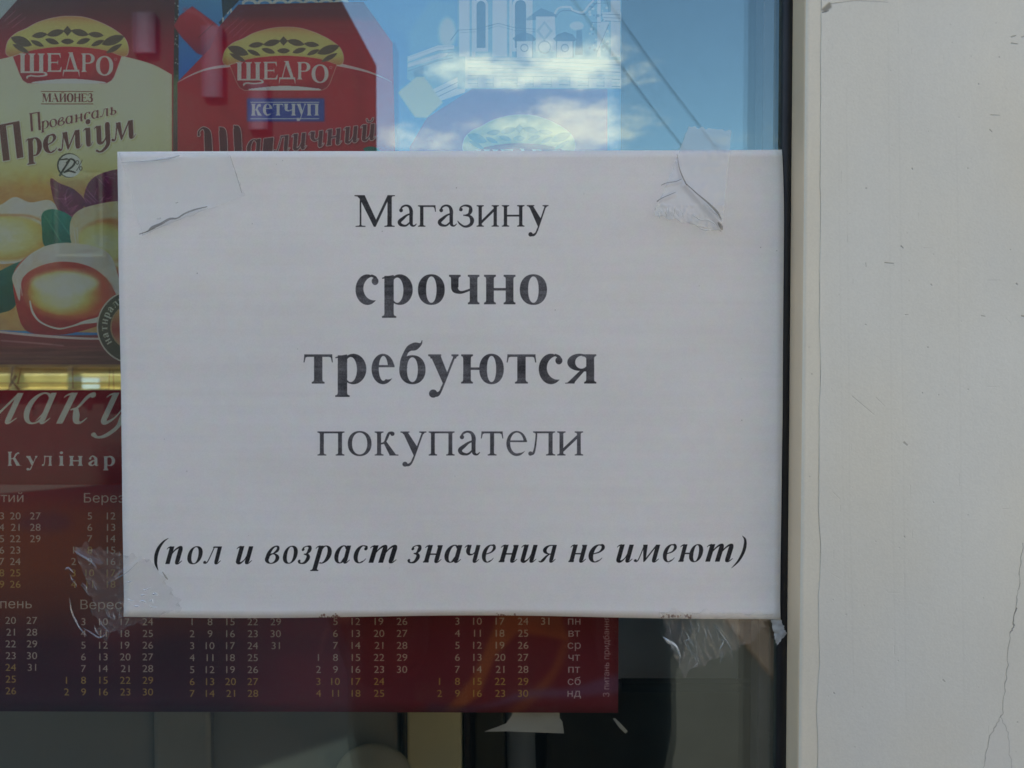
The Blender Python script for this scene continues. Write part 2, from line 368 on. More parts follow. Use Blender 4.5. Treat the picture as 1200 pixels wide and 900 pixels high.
# ---------------------------------------------------------------- slanted letters (drawn upright, sheared when placed)
def I(ch, S=112, H=26, X=462):
    ent = lambda x, y=X: br([(x-62, y-70, 16), (x-30, y-28, 26), (x+S*.3, y-14, S*.55)], cap=False)+poly((x, y-60), (x+S*.25, y+2), (x+S, y+6), (x+S, y-90))
    ext = lambda x: br([(x+S*.5, 70, S), (x+S*.55, 25, S*.8), (x+S*.95, 16, 34), (x+S+62, 85, 14)], cap=False)
    st = lambda x, y0=0, y1=X: rect(x, y0, x+S, y1-30 if y1 == X else y1)
    def arch(x0, x1):       # hair from stem x0 up and over into stem x1
        return br([(x0+S*.8, 250, H), (x0+S+35, 360, H+8), (x1-12, X-28, H+26), (x1+S*.42, X-22, S*.72), (x1+S*.5, X-85, S), (x1+S*.5, X-150, S)], n=7)
    if ch == 'п':
        return ent(62)+rect(62, 0, 62+S, X-40)+arch(62, 300)+rect(300, 60, 300+S, X-120)+ext(300)
    if ch == 'т':
        return ent(62)+rect(62, 0, 62+S, X-40)+arch(62, 292)+rect(292, 0, 292+S, X-120)+arch(292, 522)+rect(522, 60, 522+S, X-120)+ext(522)
    if ch in 'им' or ch == 'й':
        if ch == 'м':
            o = br([(30, 40, 70), (75, 20, H+10), (115, 90, H), (165, X-30, H)])+poly((130, X), (160+S*.8, X), (300, 90), (275, 0), (255, 0))
            o += poly((520, X), (480, X), (262, 40), (275, 0), (300, 30))+rect(470, 60, 470+S, X)+ext(470)
            return o
        o = ent(62)+rect(62, 80, 62+S, X-40)+br([(62+S*.5, 110, S), (62+S*.55, 45, S*.9), (62+S+10, 14, H+34), (62+S+95, 90, H), (62+S+140, 210, H)], n=7)
        o += rect(300, 60, 300+S, X)+ext(300)
        if ch == 'й': o += br([(170, X+150, 40), (200, X+85, 38), (262, X+70, 34), (325, X+95, 38), (355, X+160, 40)])
        return o
    if ch == 'о': return ring(205, X/2, 205, X/2+10, S*.98, H, tilt=-.10)
    if ch == 'с':
        return arc(205, X/2, 205, X/2+10, 70, 300, S, H, dx=10, n=36)+[(1, disc(300, X-80, 48))]+br([(235, X-5, H), (310, X-30, H+14), (318, X-75, 50)])+br([(270, 22, 40), (330, 60, 22), (370, 115, 12)], cap=False)
    if ch == 'е':
        return arc(205, X/2, 205, X/2+10, 75, 300, S, H, dx=10, n=36)+br([(215, X-6, H), (290, X-14, 60), (325, X-95, 84), (260, X-190, 40), (130, X-240, H)], n=8)+br([(270, 22, 40), (330, 60, 22), (370, 115, 12)], cap=False)
    if ch == 'а':
        return arc(200, X/2, 200, X/2+10, 40, 330, S, H, dx=6, n=40)+rect(290, 60, 290+S, X+2)+ext(290)+poly((290, 100), (200, -5), (220, 20), (290, 160))
    if ch == 'н':
        return ent(62)+rect(62, 0, 62+S, X-40)+rect(62, 205, 410, 205+H*1.4)+rect(320, 60, 320+S, X)+ext(320)+serif(BLD, 320, 320+S, X, -1, .5, 0)+serif(BLD, 62, 62+S, 0, 1, .6, .2)
    if ch == 'ч':
        return ent(62)+br([(62+S/2, X-60, S), (62+S/2, X-160, S), (62+S, 215, H+34), (62+S+90, 215, H+6), (320, 270, H)], n=7)+rect(310, 60, 310+S, X)+ext(310)
    if ch == 'л':
        return br([(42, 40, 78), (90, 22, H+10), (140, 100, H+4), (215, X-40, H)])+poly((195, X), (180, X-36), (420, X-36), (420, X))+rect(320, 60, 320+S, X)+ext(320)
    if ch == 'я':
        return rect(330, 60, 330+S, X)+ext(330)+arc(300, X*.72, 220, X*.28, 82, 278, S*.95, H, n=24)+rect(280, X-H, 340, X)+rect(270, X*.44, 340, X*.44+H)+\
            br([(290, 210, H), (220, 150, S*.5), (150, 50, S*.75), (95, 10, 40), (40, 25, 18)])
    if ch == 'з':
        return br([(85, X-95, 78), (95, X-40, 34), (180, X-6, H), (265, X-30, S*.7), (275, X-120, S*.95), (215, 255, 40), (150, 245, H)], n=7)+\
            br([(150, 245, H), (250, 225, S*.6), (290, 140, S), (235, 30, S*.7), (140, -2, H+8), (70, 20, 50), (50, 60, 76)], n=7)
    if ch == 'в':
        return arc(200, 130, 200, 140, 0, 360, S*.95, H, n=40)+br([(60, 140, S), (70, 270, S*.9), (130, 400, S*.6), (220, X-2, H+6), (290, X-30, S*.55), (290, X-115, S*.72), (200, 268, H+8), (140, 258, H)], n=8)
    if ch == 'р':
        return ent(66)+rect(66, -190, 66+S, X-40)+serif(BLD, 66, 66+S, -205, 1, 1.2, 1.2)+arc(245, X/2, 195, X/2+10, -110, 150, S, H, n=36)
    if ch == 'ю':
        return ent(62)+rect(62, 0, 62+S, X-40)+serif(BLD, 62, 62+S, 0, 1, .6, .2)+rect(150, 205, 340, 205+H*1.4)+ring(480, X/2, 185, X/2+10, S, H, tilt=-.1)
    if ch == 'к':
        return ent(62)+rect(62, 0, 62+S, X-40)+br([(170, 210, H), (240, 250, H+10), (300, X-60, H+30), (350, X-20, 60), (365, X-45, 62)])+br([(215, 240, 50), (270, 120, S), (310, 35, S*.8), (370, 15, 34), (425, 90, 14)], cap=False)
    if ch == 'у':
        return ent(62)+rect(62, 80, 62+S, X-40)+br([(62+S*.5, 110, S), (62+S*.55, 45, S*.9), (62+S+10, 14, H+34), (62+S+95, 90, H), (62+S+140, 210, H)], n=7)+\
            br([(300+S/2, X, S), (300+S/2, 150, S), (300+S/2-5, -40, S*.8), (240, -170, H+40), (130, -205, H+10), (50, -160, 60)], n=7)
    if ch == 'ь':
        return ent(62)+rect(62, 60, 62+S, X-40)+arc(180, 140, 180, 150, -170, 100, S*.95, H, n=32)+rect(150, 265, 200, 290)
    if ch == 'і': return ent(62)+rect(62, 60, 62+S, X-40)+ext(62)+[(1, disc(62+S*.6, X+160, 68))]
    if ch == 'П': return rect(60, 0, 60+S, 690)+rect(370, 0, 370+S, 690)+rect(40, 650, 470, 690)
    if ch == 'Ш': return br([(-30, 560, 40), (-20, 640, 30), (50, 690, 40), (110, 620, S*.8), (120, 500, S), (120, 100, S), (150, 10, 60)])+br([(330, 660, 30), (370, 560, S), (370, 100, S)])+br([(570, 660, 30), (610, 560, S), (610, 60, S)])+rect(120, 0, 640, H*1.4)
    if ch == '(':
        return br([(290, 690, 8), (180, 600, 50), (90, 430, 92), (70, 230, 100), (110, 40, 78), (170, -80, 44), (235, -175, 8)], cap=False)
    if ch == ')':
        return br([(60, 690, 8), (170, 590, 60), (215, 430, 96), (205, 240, 98), (130, 40, 76), (40, -80, 46), (-55, -175, 8)], cap=False)
    return rect(0, 0, 300, 450)
def ext_of(ops):
    a = np.vstack([np.asarray(p) for sg, p in ops if sg > 0]); return a[:, 0].min(), a[:, 0].max()
def shear(ops, k): 
    return [(sg, np.stack([np.asarray(p, float)[:, 0]+k*np.asarray(p, float)[:, 1], np.asarray(p, float)[:, 1]], 1)) for sg, p in ops]
def fit(ops, x0, x1, yb, em, em_y=None, rot=0, org=None):
    """place a glyph so that it spans x0..x1 on baseline yb; authored units are photograph-like, y down"""
    a, b = ext_of(ops); k = (x1-x0)/(b-a); ky = (em_y or em)/1000
    return [(sg, np.stack([x0+(np.asarray(p, float)[:, 0]-a)*k, yb-np.asarray(p, float)[:, 1]*ky], 1)) for sg, p in ops]
def word(txt, gl, x0, y0, x1, y1, em, gap=40, k=0, space=260):
    """run of glyphs from (x0,y0) to (x1,y1) on a straight baseline; returns polygons in one list per letter"""
    L = []; x = 0
    for c in txt:
        if c == ' ': x += space; continue
        o = gl(c); a, b = ext_of(o); L.append(shear([(sg, np.asarray(p, float)+[x-a, 0]) for sg, p in o], k)); x += b-a+gap
    W = x-gap; dx, dy = x1-x0, y1-y0; D = math.hypot(dx, dy); ux, uy = dx/D, dy/D; s = D/W; t = em/1000
    return [[(sg, np.stack([x0+p[:, 0]*s*ux+p[:, 1]*t*uy, y0+p[:, 0]*s*uy-p[:, 1]*t*ux], 1)) for sg, p in o] for o in L]
# lines of the notice: (glyph function, x extents of each letter, baseline, em)
def notice_text():
    out = []
    z = lambda v, o, s: [(a/s+o, b/s+o) for a, b in v]
    R_ = lambda c: G(c, REG); B_ = lambda c: G(c, BLD)
    for c, (a, b) in zip('Магазину', z([(72, 290), (305, 408), (415, 512), (522, 625), (628, 718), (732, 852), (868, 990), (1003, 1120)], 400, 4.615)):
        out.append((fit(R_(c), a, b, 265.9, 56), 0))
    for c, (a, b) in zip('срочно', z([(78, 205), (220, 387), (415, 560), (583, 747), (772, 942), (965, 1112)], 400, 4.615)):
        out.append((fit(B_(c), a, b, 356.7, 72.6), 1))
    for c, (a, b) in zip('требуются', z([(52, 163), (172, 290), (310, 397), (415, 515), (525, 640), (650, 812), (823, 935), (945, 1037), (1045, 1163)], 340, 3.243)):
        out.append((fit(B_(c), a, b, 449.5, 72.3), 1))
    for c, (a, b) in zip('покупатели', z([(105, 207), (220, 310), (322, 412), (420, 518), (527, 625), (638, 722), (725, 810), (822, 900), (905, 1007), (1015, 1113)], 340, 3.243)):
        out.append((fit(R_(c), a, b, 533.7, 62.5), 2))
    l5 = list(zip('(поливозраст', z([(38, 95), (82, 150), (168, 228), (230, 303), (357, 425), (470, 527), (540, 598), (598, 652), (646, 730), (740, 805), (815, 870), (873, 985)], 170, 3.333)))+\
        list(zip('знач', [(170+1025/3.333, 170+1080/3.333), (170+1085/3.333, 170+1163/3.333), (520.8, 541.8), (544.5, 563)]))+\
        list(zip('енияне'+'имеют)', z([(145, 198), (208, 285), (292, 357), (360, 430), (473, 545), (550, 612), (655, 722), (722, 822), (832, 885), (890, 985), (993, 1100), (1092, 1150)], 520, 3.243)))
    l5 = [(c, e) for c, e in l5 if True]
    return out, l5
# ---------------------------------------------------------------- the calendar's print (authored in photograph-like units)
def c255(*c): return np.array(c, float)/255
def grad(C, stops, axis=1):
    """stops: [(coordinate, (r,g,b)), ...] along y (axis 1) or x (axis 0) in authored units"""
    xs = [a for a, _ in stops]; cs = np.array([c for _, c in stops], float)/255
    def f(yy, xx):
        v = (yy if axis else xx)/C.K+(C.oy if axis else C.ox)
        return np.stack([np.interp(v, xs, cs[:, k]) for k in range(3)], -1)
    return f
def radial(C, cx, cy, rx, ry, stops):
    xs = [a for a, _ in stops]; cs = np.array([c for _, c in stops], float)/255
    def f(yy, xx):
        v = np.hypot((xx/C.K+C.ox-cx)/rx, (yy/C.K+C.oy-cy)/ry)
        return np.stack([np.interp(v, xs, cs[:, k]) for k in range(3)], -1)
    return f
def leaf(cx, cy, L, W, ang, bend=0):
    a = math.radians(ang); t = np.linspace(0, 1, 9); u = (t-.5)*L; w = W/2*np.sin(math.pi*t)**.75
    up = np.stack([u, -w+bend*np.sin(math.pi*t)], 1); dn = np.stack([u, w+bend*np.sin(math.pi*t)], 1)[::-1]
    p = np.vstack([up, dn]); R = np.array([[math.cos(a), math.sin(a)], [-math.sin(a), math.cos(a)]])
    return [(1, p@R+[cx, cy])]
def line(*pts, w=1.): return br([(x, y, 0) for x, y in pts], smooth=False, cap=False) if 0 else brw([(x, y, w) for x, y in pts])
def brw(pts, smooth=False, n=5):
    p = cr(pts, n) if smooth and len(pts) > 2 else np.asarray(pts, float)
    d = np.gradient(p[:, :2], axis=0); L = np.hypot(d[:, 0], d[:, 1])+1e-9; w = p[:, 2]/2
    nx, ny = -d[:, 1]/L, d[:, 0]/L
    l = np.stack([p[:, 0]+nx*w, p[:, 1]+ny*w], 1); r = np.stack([p[:, 0]-nx*w, p[:, 1]-ny*w], 1)
    return [(1, [l[i], l[i+1], r[i+1], r[i]]) for i in range(len(p)-1)]
def smooth(pts, n=5): return [(1, cr(pts, n, closed=True))]
def logo(C, X0, Y0, kx, ky, pal):
    m = lambda pts: [(X0+x/7.5*kx, Y0+y/7.5*ky) for x, y in pts]
    out = m([(85, 497), (52, 470), (52, 415), (75, 350), (140, 290), (230, 250), (320, 200), (430, 165), (540, 145), (640, 142), (740, 152), (850, 185), (940, 225), (1010, 265), (1080, 320), (1112, 370), (1125, 430), (1115, 478), (1085, 495)])
    o = cr(out, 4); bot = cr(m([(1085, 495), (880, 432), (580, 408), (300, 436), (85, 497)]), 5)
    loaf = [(1, np.vstack([o, bot]))]
    bowl = [(1, np.vstack([cr(m([(112, 497), (300, 436), (580, 408), (880, 432), (1066, 492)]), 5), m([(1062, 500), (1000, 670), (975, 705), (930, 730), (240, 730), (200, 705), (172, 655)])]))]
    C.paint(bowl, pal['rim'], grow=C.K*.75)
    C.paint(loaf, pal['rim'], grow=C.K*.9)
    C.paint(bowl, grad(C, [(Y0+54*ky, pal['r1']), (Y0+75*ky, pal['r2']), (Y0+97*ky, pal['r3'])]))
    mid = C.full(bowl)
    C.paint([(1, disc(X0+78*kx, Y0+72*ky, 40*kx, 22*ky))], pal['rm'], op=.6, soft=C.K*6, inside=mid)
    C.paint(loaf, grad(C, [(Y0+18*ky, pal['l0']), (Y0+30*ky, pal['l1']), (Y0+48*ky, pal['l2']), (Y0+66*ky, pal['l3'])]))
    lm = C.full(loaf)
    C.paint([(1, disc(X0+80*kx, Y0+33*ky, 55*kx, 14*ky))], pal['l1b'], op=.3, soft=C.K*4, inside=lm)
    C.paint(smooth(m([(290, 728), (450, 700), (600, 692), (760, 700), (910, 728)])), pal['l2'], op=.8, inside=mid)
    for a in [(185, 362, 200, 84, 20), (345, 307, 140, 52, -8), (485, 288, 160, 60, -14), (700, 285, 160, 60, 14), (840, 303, 140, 50, 6), (990, 352, 215, 80, -20),
              (180, 425, 165, 44, 28), (325, 380, 130, 42, 24), (455, 362, 130, 48, 18), (590, 362, 118, 50, 0), (730, 360, 130, 48, -18), (855, 376, 125, 42, -24), (1000, 425, 165, 44, -30)]:
        C.paint([(s, np.asarray([(X0+x/7.5*kx, Y0+y/7.5*ky) for x, y in p])) for s, p in leaf(*a)], pal['leaf'])
    C.paint([(1, m([(590, 225), (630, 270), (590, 315), (552, 270)]))], pal['leaf'])
    W = St(120, 44, 450, 30, 40)
    for ch, a, b, yb, h in [('Щ', 165, 415, 640, 172), ('Е', 410, 540, 630, 165), ('Д', 548, 697, 628, 170), ('Р', 712, 830, 630, 163), ('О', 840, 992, 660, 168)]:
        C.paint(fit(G(ch, W), X0+a/7.5*kx, X0+b/7.5*kx, Y0+yb/7.5*ky, h/7.5*ky/.662), pal['txt'])
    C.paint([(1, disc(X0+1013/7.5*kx, Y0+518/7.5*ky, 1.7)), (-1, disc(X0+1013/7.5*kx, Y0+518/7.5*ky, 1.1))], pal['txt'], op=.6)
def outlined(C, letters, fill, rim, shade, g=1.1):
    for L in letters: C.paint([(s, np.asarray(p)+[1.5, 1.7]) for s, p in L], shade, op=.75, grow=C.K*g, soft=1)
    for L in letters: C.paint(L, rim, grow=C.K*g)
    for L in letters: C.paint(L, fill)
def art_church(C):
    P = c255(160, 164, 152); M = c255(70, 98, 108); D = c255(20, 42, 60)
    pn = lambda *pts, c=P, op=1., soft=0: C.paint(poly(*pts), c, op=op, soft=soft)
    ln = lambda *pts, w=.9, c=D, op=.7: C.paint(brw([(x, y, w) for x, y in pts]), c, op=op)
    pn((505, 0), (538, 0), (534, 54), (500, 58), (480, 66), (478, 40), c=c255(60, 96, 110), op=.7, soft=6)
    C.paint([(1, disc(524, 38, 10, 18))], c255(120, 128, 118), op=.9, soft=4)
    pn((477, 66), (512, 54), (540, 54), (540, 100), (522, 96), (505, 110), (477, 92), c=M)
    pn((478, 66), (513, 53), (532, 53), (532, 57), (513, 59), (478, 72)); pn((478, 74), (515, 62), (525, 62), (522, 66), (478, 79))
    for k in range(5): ln((478, 67+k*4), (513, 55+k*4), (531, 54+k*3.4), w=.8, op=.5)
    pn((484, 82), (496, 78), (496, 95), (486, 92), c=D, op=.5, soft=2)
    pn((500, 108), (545, 86), (545, 108), (505, 122), c=P, op=.8); ln((503, 112), (545, 92)); ln((503, 118), (545, 98))
    pn((536, 0), (728, 0), (728, 104), (553, 104), (536, 104), c=M)
    for a, b in ((538, 550), (553, 557), (577, 594), (597, 600), (617, 624), (700, 704), (716, 727)): pn((a, 0), (b, 0), (b, 66), (a, 66))
    for a, b in ((558.5, 569), (603.5, 616.5)):
        C.paint(rect(a-3, 6, b+3, 60)+[(1, disc((a+b)/2, 6, (b-a)/2+3))], P); C.paint(rect(a, 6, b, 56)+[(1, disc((a+b)/2, 6, (b-a)/2))], D, op=.85)
    ln((528, 47), (537, 35), (558, 34), (584, 27), (602, 32), (628, 34)); ln((538, 38), (558, 37), (584, 30), (602, 35), (628, 37), w=.6)
    pn((616, 22), (634, 9), (652, 16), (652, 20), (618, 24), c=D, op=.6); pn((628, 19), (650, 19), (652, 60), (628, 60))
    C.paint([(1, [(638, 24), (648, 36), (638, 48), (628, 36)])], D, op=.5); C.paint([(1, [(638, 28), (644, 36), (638, 44), (632, 36)])], P, op=.9)
    C.paint([(1, disc(638, 55, 8)), (-1, disc(638, 55, 6.2))], D, op=.6)
    for cx in (614.5, 662): 
        pn((cx-14, 45), (cx-8, 40), (cx, 37), (cx+9, 40), (cx+14, 46), (cx+11, 48), (cx-11, 48), c=D, op=.75)
        pn((cx-9, 48), (cx+9, 48), (cx+9, 67), (cx-9, 67)); C.paint([(1, disc(cx, 56, 5)), (-1, disc(cx, 56, 3.4))], D, op=.7); ln((cx-9.5, 48), (cx-9.5, 67)); ln((cx+9.5, 48), (cx+9.5, 67))
    C.paint(brw([(650, 16, 2.2), (655, 9, 2.2), (668, 8, 2.2), (672, 12, 2.2), (683, 14, 2.2), (690, 6, 2.2), (696, 0, 2.2)], smooth=True), P)
    C.paint(brw([(651, 20, .8), (657, 13, .8), (668, 12, .8), (683, 17, .8), (691, 11, .8), (700, 2, .8)], smooth=True), D, op=.7)
    pn((676, 34), (682, 34), (683, 64), (674, 64), c=D, op=.65); C.paint([(1, disc(676, 30, 8, 5))], P, op=.6, soft=1)
    rs = random.Random(4)
    for k in range(46):
        x, y = rs.uniform(690, 714), rs.uniform(4, 60)
        C.paint([(1, disc(x, y, rs.uniform(.8, 2)))], D if k % 2 else P, op=.5)
    ln((693, 26), (704, 26), (712, 16), (720, 16)); pn((704, 25), (714, 25), (707, 50), (700, 50), c=P, op=.6); ln((714, 27), (700, 60)); ln((695, 4), (712, 3), (714, 15))
    pn((705, 14), (728, 14), (728, 24), (708, 24)); ln((705, 16), (727, 17)); ln((707, 20), (727, 21)); ln((709, 24), (727, 25))
    pn((545, 66), (728, 70), (728, 103), (545, 103), c=c255(120, 132, 126))
    for k in range(7): ln((548, 70+k*4.6), (640, 72+k*4.4), (727, 76+k*4.2), w=1.+(k % 2)*.5, op=.5, c=M if k % 2 else D)
    for x in (560, 578, 606, 625, 646, 668, 690, 708): pn((x, 92), (x+9, 92), (x+9, 102), (x, 102), c=P, op=.6); ln((x, 90), (x, 102), w=.7, op=.5)
def art_food(C):
    z = lambda *p: [(x/3.6, 180+y/3.6) for x, y in p]
    body = C.full([(1, [(-80, 60), (201, 60), (201, 392), (-80, 385)])])
    C.paint(smooth(z((-60, 230), (0, 215), (60, 182), (125, 205), (205, 195), (240, 240), (205, 300), (215, 370), (160, 440), (60, 462), (-60, 440))), c255(150, 128, 112), inside=body)
    C.paint([(1, disc(20/3.6, 180+355/3.6, 50, 27))], radial(C, 14, 270, 52, 30, [(0, (150, 148, 112)), (.6, (146, 128, 82)), (1, (128, 84, 44))]), soft=3)
    C.paint(brw([(x, y, 2.5) for x, y in z((-40, 262), (40, 258), (120, 262), (180, 290), (200, 340))], smooth=True), c255(118, 62, 40), op=.7, soft=2)
    purple = c255(66, 20, 42)
    for pts in (z((210, 105), (250, 125), (310, 150), (352, 195), (340, 245), (302, 278), (250, 245), (222, 190)), z((350, 190), (370, 125), (420, 85), (520, 66), (600, 120), (560, 235), (420, 230), (362, 232))):
        C.paint(smooth(pts), purple)
    rs = random.Random(3)
    for k in range(34):
        a = rs.choice([(215, 110, 300, 270), (360, 210, 500, 90), (360, 215, 500, 180), (300, 260, 250, 150)]); t = rs.random()
        x, y = a[0]+(a[2]-a[0])*t, a[1]+(a[3]-a[1])*t
        C.paint(brw([(u, v, .8) for u, v in z((x, y), (x+rs.uniform(-50, 40), y-rs.uniform(5, 45)))]), c255(118, 66, 92), op=.5)
    C.paint(smooth(z((176, 250), (230, 234), (300, 268), (312, 330), (296, 380), (190, 392), (174, 320))), grad(C, [(245, (18, 74, 62)), (285, (14, 52, 46))]))
    for a in ((185, 260, 260, 380), (225, 245, 290, 340)): C.paint(brw([(u, v, 1.) for u, v in z((a[0], a[1]), (a[2], a[3]))]), c255(50, 104, 88), op=.5)
    C.paint(smooth(z((292, 300), (330, 238), (440, 206), (520, 205), (600, 260), (600, 470), (500, 480), (420, 420), (312, 400))), c255(150, 112, 88))
    C.paint([(1, disc(460/3.6, 180+365/3.6, 38, 26))], radial(C, 126, 280, 38, 27, [(0, (150, 142, 100)), (.7, (140, 118, 72)), (1, (126, 76, 48))]), soft=3)
    C.paint(smooth(z((-60, 520), (0, 492), (60, 462), (130, 447), (95, 520), (62, 640), (0, 672), (-60, 670))), grad(C, [(305, (20, 60, 52)), (365, (14, 44, 42))]))
    C.paint(smooth(z((52, 512), (100, 440), (200, 390), (300, 378), (420, 402), (492, 490), (512, 600), (450, 705), (300, 758), (180, 764), (100, 740), (64, 640))), grad(C, [(290, (120, 62, 54)), (330, (112, 34, 34)), (385, (92, 24, 30))]))
    C.paint(smooth(z((50, 512), (110, 438), (200, 386), (300, 376), (410, 396), (470, 440), (505, 560), (500, 610), (440, 520), (360, 470), (250, 455), (150, 480), (90, 530), (80, 620), (60, 570))), c255(152, 122, 108))
    C.paint([(1, disc(285/3.6, 180+590/3.6, 54, 31))], c255(118, 54, 40), soft=3)
    C.paint([(1, disc(288/3.6, 180+588/3.6, 49, 27))], radial(C, 80, 338, 50, 33, [(0, (156, 152, 112)), (.45, (152, 136, 90)), (.75, (146, 88, 48)), (1, (126, 44, 34))]), soft=2)
    C.paint([(1, disc(270/3.6, 180+545/3.6, 40, 13))], c255(154, 154, 120), op=.8, soft=6)
    C.paint(brw([(x, y, w) for (x, y), w in zip(z((122, 620), (135, 670), (170, 712), (240, 738), (300, 728), (350, 712), (410, 700), (448, 672)), (1.5, 2.6, 2, 2, 1.8, 3.6, 6, 3))], smooth=True), c255(158, 142, 122))
    C.paint(brw([(x, y, 1.) for x, y in z((50, 512), (62, 500), (110, 438), (160, 405), (200, 388), (240, 384))], smooth=True), c255(176, 150, 130), op=.8)
    for a in ((82, 540, 90, 600), (70, 520, 74, 580), (310, 320, 318, 385), (322, 310, 328, 392)): C.paint(brw([(u, v, 1.1) for u, v in z((a[0], a[1]), (a[2], a[3]))]), c255(176, 150, 130), op=.5)
def art_grain(C):
    y0, y1, x0, x1 = int((195-C.oy)*C.K), int((430-C.oy)*C.K), 0, int((205-C.ox)*C.K)
    a = C.a[y0:y1, x0:x1]; h, w = a.shape[:2]
    n1 = fnoise(h, w, (9, 14), 71, 4)[..., None]-.5; n2 = fnoise(h, w, (40, 30), 73, 3)-.5
    a *= 1+.22*n1; a[..., 0] *= 1+.16*n2; a[..., 2] *= 1-.22*n2
def calendar_canvas(K, tf, ox, oy, w, h, fontglyph):
    C = Canvas(w, h, tf, c255(34, 76, 112)); C.K, C.ox, C.oy = K, ox, oy
    for k in range(7): C.paint([(1, disc(470+k*45, 10+20*(k % 3), 50, 26))], c255(58, 96, 122), op=.4, soft=K*8)
    art_church(C)
    # third pack, half seen: red with a pale cap
    C.paint(poly((466, 108), (488, 90), (497, 90), (519, 120), (500, 138), (486, 137)), c255(118, 122, 92), soft=1)
    C.paint([(1, [(553, 104), (712, 104), (712, 470), (478, 470), (480, 172), (500, 138)])], grad(C, [(104, (70, 52, 84)), (140, (84, 50, 78)), (400, (92, 30, 44))]))
    pal3 = dict(rim=c255(120, 128, 122), r1=(70, 22, 30), r2=(90, 24, 34), r3=(80, 30, 40), rm=c255(100, 30, 40), l0=(92, 96, 84), l1=(94, 104, 84), l1b=c255(96, 108, 88), l2=(98, 106, 84), l3=(94, 84, 70), leaf=c255(48, 72, 74), txt=c255(120, 116, 112))
    logo(C, 536.5, 117, .915, .93, pal3)
    # strip of photograph between the packs
    C.paint([(1, [(196, -30), (212, -30), (212, 178), (196, 178)])], grad(C, [(-20, (38, 30, 38)), (75, (30, 30, 34)), (95, (52, 66, 46)), (130, (58, 56, 50)), (178, (52, 30, 36))]))
    rs = random.Random(9)
    for k in range(60):
        x, y = rs.uniform(203, 210), rs.uniform(0, 92); C.paint(rect(x, y, x+rs.uniform(.8, 2.2), y+rs.uniform(.8, 2.4)), c255(*[rs.choice((12, 20, 90, 120))]*3), op=.8)
    C.paint([(1, [(209, -30), (262, -30), (262, 60), (209, 110)])], grad(C, [(0, (40, 84, 118)), (80, (22, 66, 122))]))
    # ketchup pack
    C.paint([(1, [(257, -30), (262, 34), (256, 26), (280, 0), (430, 0), (430, -30)])], c255(20, 30, 40))
    for k in range(7): C.paint([(1, disc(292+k*18, 3, 9, 5)), (-1, disc(292+k*18, 4.6, 6, 3.4))], c255(120, 130, 120), op=.9)
    C.paint(brw([(272, 20, 3), (270, 10, 3), (266, 16, 2)]), c255(130, 130, 120), op=.8); C.paint(brw([(261, 26, 2), (261, 20, 2)]), c255(130, 130, 120), op=.8)
    C.paint([(1, [(462, 48), (467, 62), (466, 470), (455, 470), (455, 60)])], c255(24, 50, 92), soft=1.5)
    C.paint([(1, [(210, 18), (225, 7), (251, 26), (262, 36), (250, 70), (230, 62), (212, 43), (203, 30)])], grad(C, [(8, (112, 26, 38)), (40, (98, 24, 38)), (66, (70, 20, 44))]), soft=1)
    C.paint(brw([(214, 10, 3), (232, 16, 3), (246, 30, 3)], smooth=True), c255(134, 52, 62), op=.7, soft=3); C.paint(brw([(232, 44, 1), (249, 28, 1)]), c255(60, 16, 26), op=.8)
    kp = [(1, [(207.5, 96), (246, 56), (257, 30), (279, 5), (402, 2), (426, 2), (460, 50), (463, 172), (463, 470), (208, 470)])]
    C.paint(kp, grad(C, [(0, (56, 22, 34)), (16, (64, 22, 34)), (24, (86, 22, 32)), (48, (104, 20, 34)), (120, (112, 26, 36)), (180, (104, 26, 34))]))
    km = C.full(kp)
    for k, (x, y) in enumerate(((262, 37), (268, 39), (273, 43), (280, 44))): C.paint(brw([(x, y, .9), (x+18, y-17, .5)]), c255(132, 50, 60), op=.7)
    for a in ((258, 60, 245, 120, 8), (420, 60, 424, 170, 14), (236, 95, 300, 172, 10)): C.paint(brw([(a[0], a[1], a[4]), (a[2], a[3], a[4])]), c255(80, 18, 28), op=.3, soft=K*4, inside=km)
    C.paint(brw([(208, 96, .6), (225, 87, 1.6), (245, 80, 2.6), (272, 76, 4)], smooth=True), c255(146, 108, 108)); C.paint(brw([(395, 75, 4), (425, 82, 2.6), (445, 89, 1.4), (459, 96, .5)], smooth=True), c255(146, 108, 108))
    palk = dict(rim=c255(138, 104, 90), r1=(120, 22, 34), r2=(108, 22, 34), r3=(82, 20, 32), rm=c255(124, 24, 36), l0=(136, 76, 54), l1=(138, 104, 66), l1b=c255(140, 126, 76), l2=(136, 120, 70), l3=(112, 66, 48), leaf=c255(56, 46, 42), txt=c255(148, 122, 116))
    logo(C, 254.5, 13.8, .985, .94, palk)
    C.paint(rect(289, 115, 380, 142), c255(34, 44, 92), soft=2.2)
    for y in (119, 138.2): C.paint(rect(293, y, 374, y+1.1), c255(118, 124, 140))
    for L in word('кетчуп', lambda c: G(c, BLD), 294, 135, 373.5, 135, 29, gap=30): C.paint(L, c255(130, 134, 140))
    Is = lambda c: I(c, 120, 34)
    lt = word('Ш', Is, 233, 192, 284, 186, 60, k=.05)+word('ашличний', Is, 288, 183, 440, 163, 40, gap=24, k=.22)
    outlined(C, lt, c255(58, 30, 36), c255(150, 126, 122), c255(74, 18, 26), g=.9)
    C.paint(leaf(436, 176, 22, 9, 10), c255(20, 66, 58))
    # mayonnaise pack
    mp = [(1, [(-80, 60), (0, 22), (25, -6), (60, -30), (205, -30), (203, 85), (201, 392), (-80, 385)])]
    C.paint([(1, [(-80, -30), (40, -30), (0, 30), (-80, 80)])], c255(96, 104, 108))
